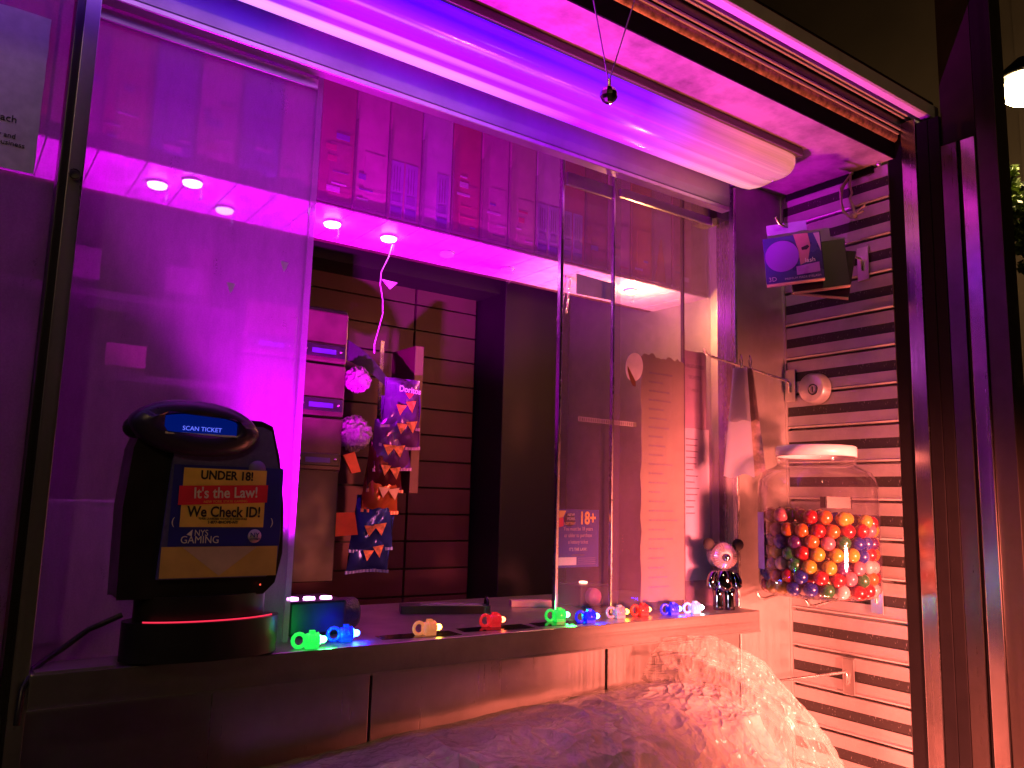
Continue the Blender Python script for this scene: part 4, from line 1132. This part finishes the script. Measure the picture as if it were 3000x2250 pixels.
# ------------------------------------------------------------------ plastic wrapped goods below the counter
def plastic(name='crumpled_clear_plastic', op=(0.35, 0.75)):
    m, nt, b = nodes_of(name)
    out = nt.nodes['Material Output']
    v = coords(nt)
    n1 = noise(nt, v, 22, 10, 0.72)
    def ridge(scale, stretch, pw):
        f = noise(nt, coords(nt, stretch), scale, 3, 0.5)
        a = nt.nodes.new('ShaderNodeMath')
        a.operation = 'SUBTRACT'
        nt.links.new(f, a.inputs[0])
        a.inputs[1].default_value = 0.5
        c = nt.nodes.new('ShaderNodeMath')
        c.operation = 'ABSOLUTE'
        nt.links.new(a.outputs[0], c.inputs[0])
        d = nt.nodes.new('ShaderNodeMath')
        d.operation = 'MULTIPLY_ADD'
        nt.links.new(c.outputs[0], d.inputs[0])
        d.inputs[1].default_value = -4.0
        d.inputs[2].default_value = 1.0
        d.use_clamp = True
        e = nt.nodes.new('ShaderNodeMath')
        e.operation = 'POWER'
        nt.links.new(d.outputs[0], e.inputs[0])
        e.inputs[1].default_value = pw
        return e.outputs[0]
    ad = nt.nodes.new('ShaderNodeMath')
    ad.operation = 'MULTIPLY_ADD'
    nt.links.new(ridge(26, (1.0, 1.0, 0.45), 2.0), ad.inputs[0])
    ad.inputs[1].default_value = 0.7
    nt.links.new(ridge(10, (0.7, 1.0, 0.8), 3.0), ad.inputs[2])
    bp = nt.nodes.new('ShaderNodeBump')
    bp.inputs['Strength'].default_value = 0.8
    bp.inputs['Distance'].default_value = 0.007
    nt.links.new(ad.outputs[0], bp.inputs['Height'])
    b.inputs['Base Color'].default_value = (0.66, 0.60, 0.57, 1)
    b.inputs['Roughness'].default_value = 0.24
    b.inputs['Specular IOR Level'].default_value = 0.5
    nt.links.new(bp.outputs[0], b.inputs['Normal'])
    tr = nt.nodes.new('ShaderNodeBsdfTransparent')
    tr.inputs[0].default_value = (0.9, 0.88, 0.88, 1)
    mx = nt.nodes.new('ShaderNodeMixShader')
    nt.links.new(ramp(nt, n1, [(0.3, op[0]), (0.7, op[1])]), mx.inputs[0])
    nt.links.new(tr.outputs[0], mx.inputs[1])
    nt.links.new(b.outputs[0], mx.inputs[2])
    nt.links.new(mx.outputs[0], out.inputs[0])
    return m
BD = thing('wrapped_stack', 'stack of goods below the counter draped in crumpled clear plastic', 'wrapped goods', (0.85, 0.92, 0))
from mathutils import noise as mn
def drape(u, v):
    # u runs left to right, v from the back edge under the counter down the front
    x = 0.36 + 0.74 * u
    prof = [(1.06, 1.035), (1.0, 1.042), (0.93, 1.038), (0.86, 1.015), (0.80, 0.955), (0.765, 0.87), (0.745, 0.76), (0.735, 0.60), (0.73, 0.40), (0.73, 0.05)]
    k = v * (len(prof) - 1)
    i = min(int(k), len(prof) - 2)
    t = k - i
    y = prof[i][0] * (1 - t) + prof[i + 1][0] * t
    z = prof[i][1] * (1 - t) + prof[i + 1][1] * t
    z += -0.03 * (1 - u) ** 1.5 + 0.006 * u
    p0 = Vector((x, y * 0.8, z * 0.8))
    n = mn.noise(p0 * 5) * 0.010
    for fq, am, pw in ((5, 0.010, 6), (12, 0.0085, 8), (26, 0.0040, 8)):
        q0 = Vector((p0.x * 0.95 + 0.8 * p0.z, p0.y * 0.8, p0.z * 0.35 - 0.25 * p0.x)) * fq + mn.noise_vector(p0 * fq * 0.22) * 0.7
        n += (1 - abs(mn.noise(q0))) ** pw * am
    n = (n - 0.008) * min(1.0, 0.25 + 3 * v)
    return (x, y - n * (0.4 + v), z + n * (1 - 0.6 * v))
PM = plastic('crumpled_clear_plastic', (0.62, 0.92))
MB().grid(drape, 210, 150).build('plastic_sheet', PM, BD)
def flap(u, v):
    # the sheet's right side: pulled up under the counter, falling forward and right
    e = [Vector((1.06, 1.045, 1.098)), Vector((1.14, 1.005, 1.105)), Vector((1.235, 0.965, 1.055)), Vector((1.31, 0.925, 0.965)), Vector((1.37, 0.885, 0.86)), Vector((1.42, 0.85, 0.72)), Vector((1.45, 0.83, 0.45))]
    inn = [Vector((1.03, 1.06, 1.036)), Vector((1.04, 1.0, 1.040)), Vector((1.055, 0.92, 1.032)), Vector((1.07, 0.85, 0.99)), Vector((1.08, 0.79, 0.91)), Vector((1.09, 0.76, 0.80)), Vector((1.11, 0.735, 0.45))]
    k = v * (len(e) - 1)
    i = min(int(k), len(e) - 2)
    t = k - i
    a = inn[i].lerp(inn[i + 1], t)
    b_ = e[i].lerp(e[i + 1], t)
    p = a.lerp(b_, u)
    p.z += 0.03 * math.sin(PI * u) * (0.3 + v) * 0.6
    n = mn.noise(Vector((u * 4, v * 3, 1))) * 0.014
    for fu, fv, am in ((4, 1.2, 0.013), (9, 2.5, 0.007), (22, 5, 0.003)):
        n += (1 - abs(mn.noise(Vector((u * fu + v * 1.5, v * fv - u, 4 + fu))))) ** 5 * am
    return (p.x, p.y - n, p.z + n)
MB().grid(flap, 90, 110).build('plastic_flap', plastic('thin_plastic_flap', (0.18, 0.42)), BD)
inner = plain('stacked_goods', (0.20, 0.14, 0.13), 0.7, 0, 0.3, 14)
for k in range(3):
    MB().box(0.42 + 0.225 * k, 0.635 + 0.225 * k, 0.90, 1.04, 0.05, 0.86 + 0.008 * k).build('goods_pile', inner, BD, 0.006)

bb = MB().ball((0.26, 0.62, 0.86), 0.20, 40, 26, (1.05, 0.8, 0.75))
bb.v = [(p[0] + mn.noise(Vector(p) * 9) * 0.014, p[1] + mn.noise(Vector(p) * 9 + Vector((3, 0, 0))) * 0.014, p[2] + mn.noise(Vector(p) * 9 + Vector((0, 7, 0))) * 0.012) for p in bb.v]
tag(bb.build('black_bag', plain('black_bag_plastic', (0.006, 0.006, 0.008), 0.55, 0, 0.2, 30, 0.6), None, 0, (0.26, 0.62, 0.3)), 'dark rounded black bag in the shadow below the left end of the counter', 'bag')
tag(MB().box(0.13, 0.39, 0.50, 0.74, 0.001, 0.74).build('low_crate', M['void'], None, 0.006, (0.26, 0.62, 0)), 'dark crate under the black bag in front of the stand', 'crate')

# ------------------------------------------------------------------ work lamp on the ground that lights the wing from below
WL = thing('work_lamp', 'small pink LED work lamp on a low stand lighting the slatted wing from below', 'lamp', (1.28, 0.74, 0))
MB().lathe([(0.0001, 0.0), (0.07, 0.001), (0.07, 0.012), (0.012, 0.02), (0.010, 0.40), (0.0001, 0.40)], (1.28, 0.74, 0), 20).build('stand', M['black'], WL)
MB().box(1.23, 1.33, 0.72, 0.76, 0.401, 0.47).build('housing', M['black'], WL, 0.004)
MB().box(1.236, 1.324, 0.726, 0.754, 0.4705, 0.474).build('lamp', glow('salmon_led', (1.0, 0.32, 0.24), 20), WL)
point('salmon_light', (1.28, 0.74, 0.50), SALMON, 115, 0.04, 126, (1.36, 0.90, 1.7), 0.6)
FL = thing('flood_lamp', 'pink flood lamp on a chest high stand facing the right end of the newsstand', 'lamp', (1.25, 0.06, 0))
MB().lathe([(0.0001, 0.0), (0.11, 0.001), (0.11, 0.012), (0.014, 0.02), (0.012, 1.17), (0.0001, 1.17)], (1.25, 0.06, 0), 20).build('stand', M['black'], FL)
MB().box(1.18, 1.32, 0.0, 0.055, 1.17, 1.27).build('housing', M['black'], FL, 0.004)
MB().box(1.19, 1.31, 0.0555, 0.059, 1.18, 1.26).build('lamp', glow('salmon_flood', (1.0, 0.32, 0.24), 10), FL)
point('salmon_light', (1.25, 0.10, 1.22), SALMON, 290, 0.05, 76, (1.46, 1.0, 1.10), 0.95)

# ------------------------------------------------------------------ the street beyond
bd = thing('dark_building', 'dark brown building wall behind the street lamp', 'building', (9, 3, 0))
wm = plain('brown_render', (0.13, 0.085, 0.055), 0.8, 0, 0.15, 0.8, 0.3)
MB().box(9, 15, 3.46, 22, 0, 18).build('wall', wm, bd)
MB().box(8.85, 15, -10, 3.455, 0, 18).build('wall', wm, bd)
for k in range(4):
    wv = MB().box(8.80, 8.849, -1.0 - 2.2 * k, 0.2 - 2.2 * k, 2.6, 4.6).build('window', M['dark_metal'], bd)
    MB().box(8.795, 8.7995, -0.94 - 2.2 * k, 0.14 - 2.2 * k, 2.66, 4.54).build('pane', M['black_gloss'], wv)
M['globe'] = glow('sodium_globe', (1.0, 0.74, 0.30), 60)
LX, LY, LZ = 6.0, 2.30, 4.33
sl = thing('street_lamp', 'lit sodium street lamp above the tree at the right edge', 'street lamp', (LX + 0.8, LY - 0.5, 0))
MB().tube([(LX + 0.8, LY - 0.5, 0), (LX + 0.8, LY - 0.5, 4.2), (LX + 0.72, LY - 0.45, 4.6), (LX + 0.4, LY - 0.25, 4.66), (LX + 0.05, LY - 0.03, 4.56)], [0.07, 0.05, 0.045, 0.04, 0.035], 12).build('pole', M['dark_metal'], sl)
MB().lathe([(0.03, LZ + 0.24), (0.16, LZ + 0.12), (0.19, LZ + 0.07), (0.15, LZ + 0.07)], (LX, LY, 0), 24).build('lamp_shade', M['dark_metal'], sl)
MB().ball((LX, LY, LZ), 0.14, 20, 12, (1, 1, 0.8)).build('globe', M['globe'], sl)
point('sodium_light', (LX, LY, LZ - 0.25), (1.0, 0.72, 0.38), 110, 0.12)
s2 = thing('street_lamp', 'street lamp standing behind the viewer across the pavement', 'street lamp', (-2.6, -3.2, 0))
MB().tube([(-2.6, -3.2, 0), (-2.6, -3.2, 4.4), (-2.4, -3.0, 4.7), (-2.1, -2.7, 4.75)], [0.07, 0.05, 0.045, 0.04], 12).build('pole', M['dark_metal'], s2)
MB().lathe([(0.03, 4.84), (0.16, 4.72), (0.19, 4.67), (0.15, 4.67)], (-2.1, -2.7, 0), 24).build('lamp_shade', M['dark_metal'], s2)
MB().ball((-2.1, -2.7, 4.6), 0.14, 20, 12, (1, 1, 0.8)).build('globe', M['globe'], s2)
point('sodium_light', (-2.1, -2.7, 4.35), (1.0, 0.52, 0.26), 38, 0.12)

TR = thing('street_tree', 'leafy street tree lit yellow green under the lamp', 'tree', (6.7, 1.5, 0))
bark = plain('bark', (0.07, 0.05, 0.035), 0.9, 0, 0.3, 25, 0.8)
MB().tube([(6.7, 1.5, 0), (6.68, 1.52, 1.5), (6.6, 1.6, 2.6), (6.5, 1.75, 3.3), (6.4, 1.9, 3.8)], [0.13, 0.10, 0.08, 0.05, 0.02], 10).build('trunk', bark, TR)
b = MB()
for k in range(9):
    a = random.uniform(0, 2 * PI)
    b.tube([(6.55, 1.7, 2.8 + 0.1 * k), (6.5 + 0.35 * math.cos(a), 1.75 + 0.35 * math.sin(a), 3.2 + 0.08 * k), (6.5 + 0.7 * math.cos(a), 1.75 + 0.65 * math.sin(a), 3.3 + 0.06 * k)], [0.025, 0.015, 0.006], 6)
b.build('limb', bark, TR)
b = MB()
clumps = [(6.05, 2.43, 3.62, 0.10), (6.0, 2.40, 3.48, 0.12), (6.02, 2.38, 3.30, 0.11), (5.98, 2.34, 3.18, 0.08), (6.0, 2.42, 3.76, 0.05), (6.0, 2.36, 3.05, 0.05), (6.02, 2.30, 3.42, 0.10)]
for _ in range(26):
    a, e = random.uniform(0, 2 * PI), random.uniform(-0.6, 1.0)
    clumps.append((6.45 + 0.75 * math.cos(a), 1.65 + 0.68 * math.sin(a), 3.35 + 0.5 * e, random.uniform(0.16, 0.28)))
for cx, cy, cz, cr in clumps:
    for _ in range(int(1800 * cr)):
        d = Vector((random.gauss(0, 1), random.gauss(0, 1), random.gauss(0, 1))).normalized() * cr * random.uniform(0.2, 1.05)
        p = Vector((cx, cy, cz)) + d
        s = random.uniform(0.022, 0.042)
        n1 = Vector((random.gauss(0, 1), random.gauss(0, 1), random.gauss(0, 0.6))).normalized()
        n2 = n1.cross(Vector((random.gauss(0, 1), random.gauss(0, 1), random.gauss(0, 1)))).normalized()
        b.add([p - n1 * s, p + n2 * s * 0.5, p + n1 * s, p - n2 * s * 0.5], [(0, 1, 2, 3)])
cr_ = b.build('crown', plain('leaf', (0.10, 0.14, 0.025), 0.6, 0, 0.5, 20), TR)
cr_['kind'] = 'stuff'

for o in COL.objects:
    if 'base' in o:
        del o['base']
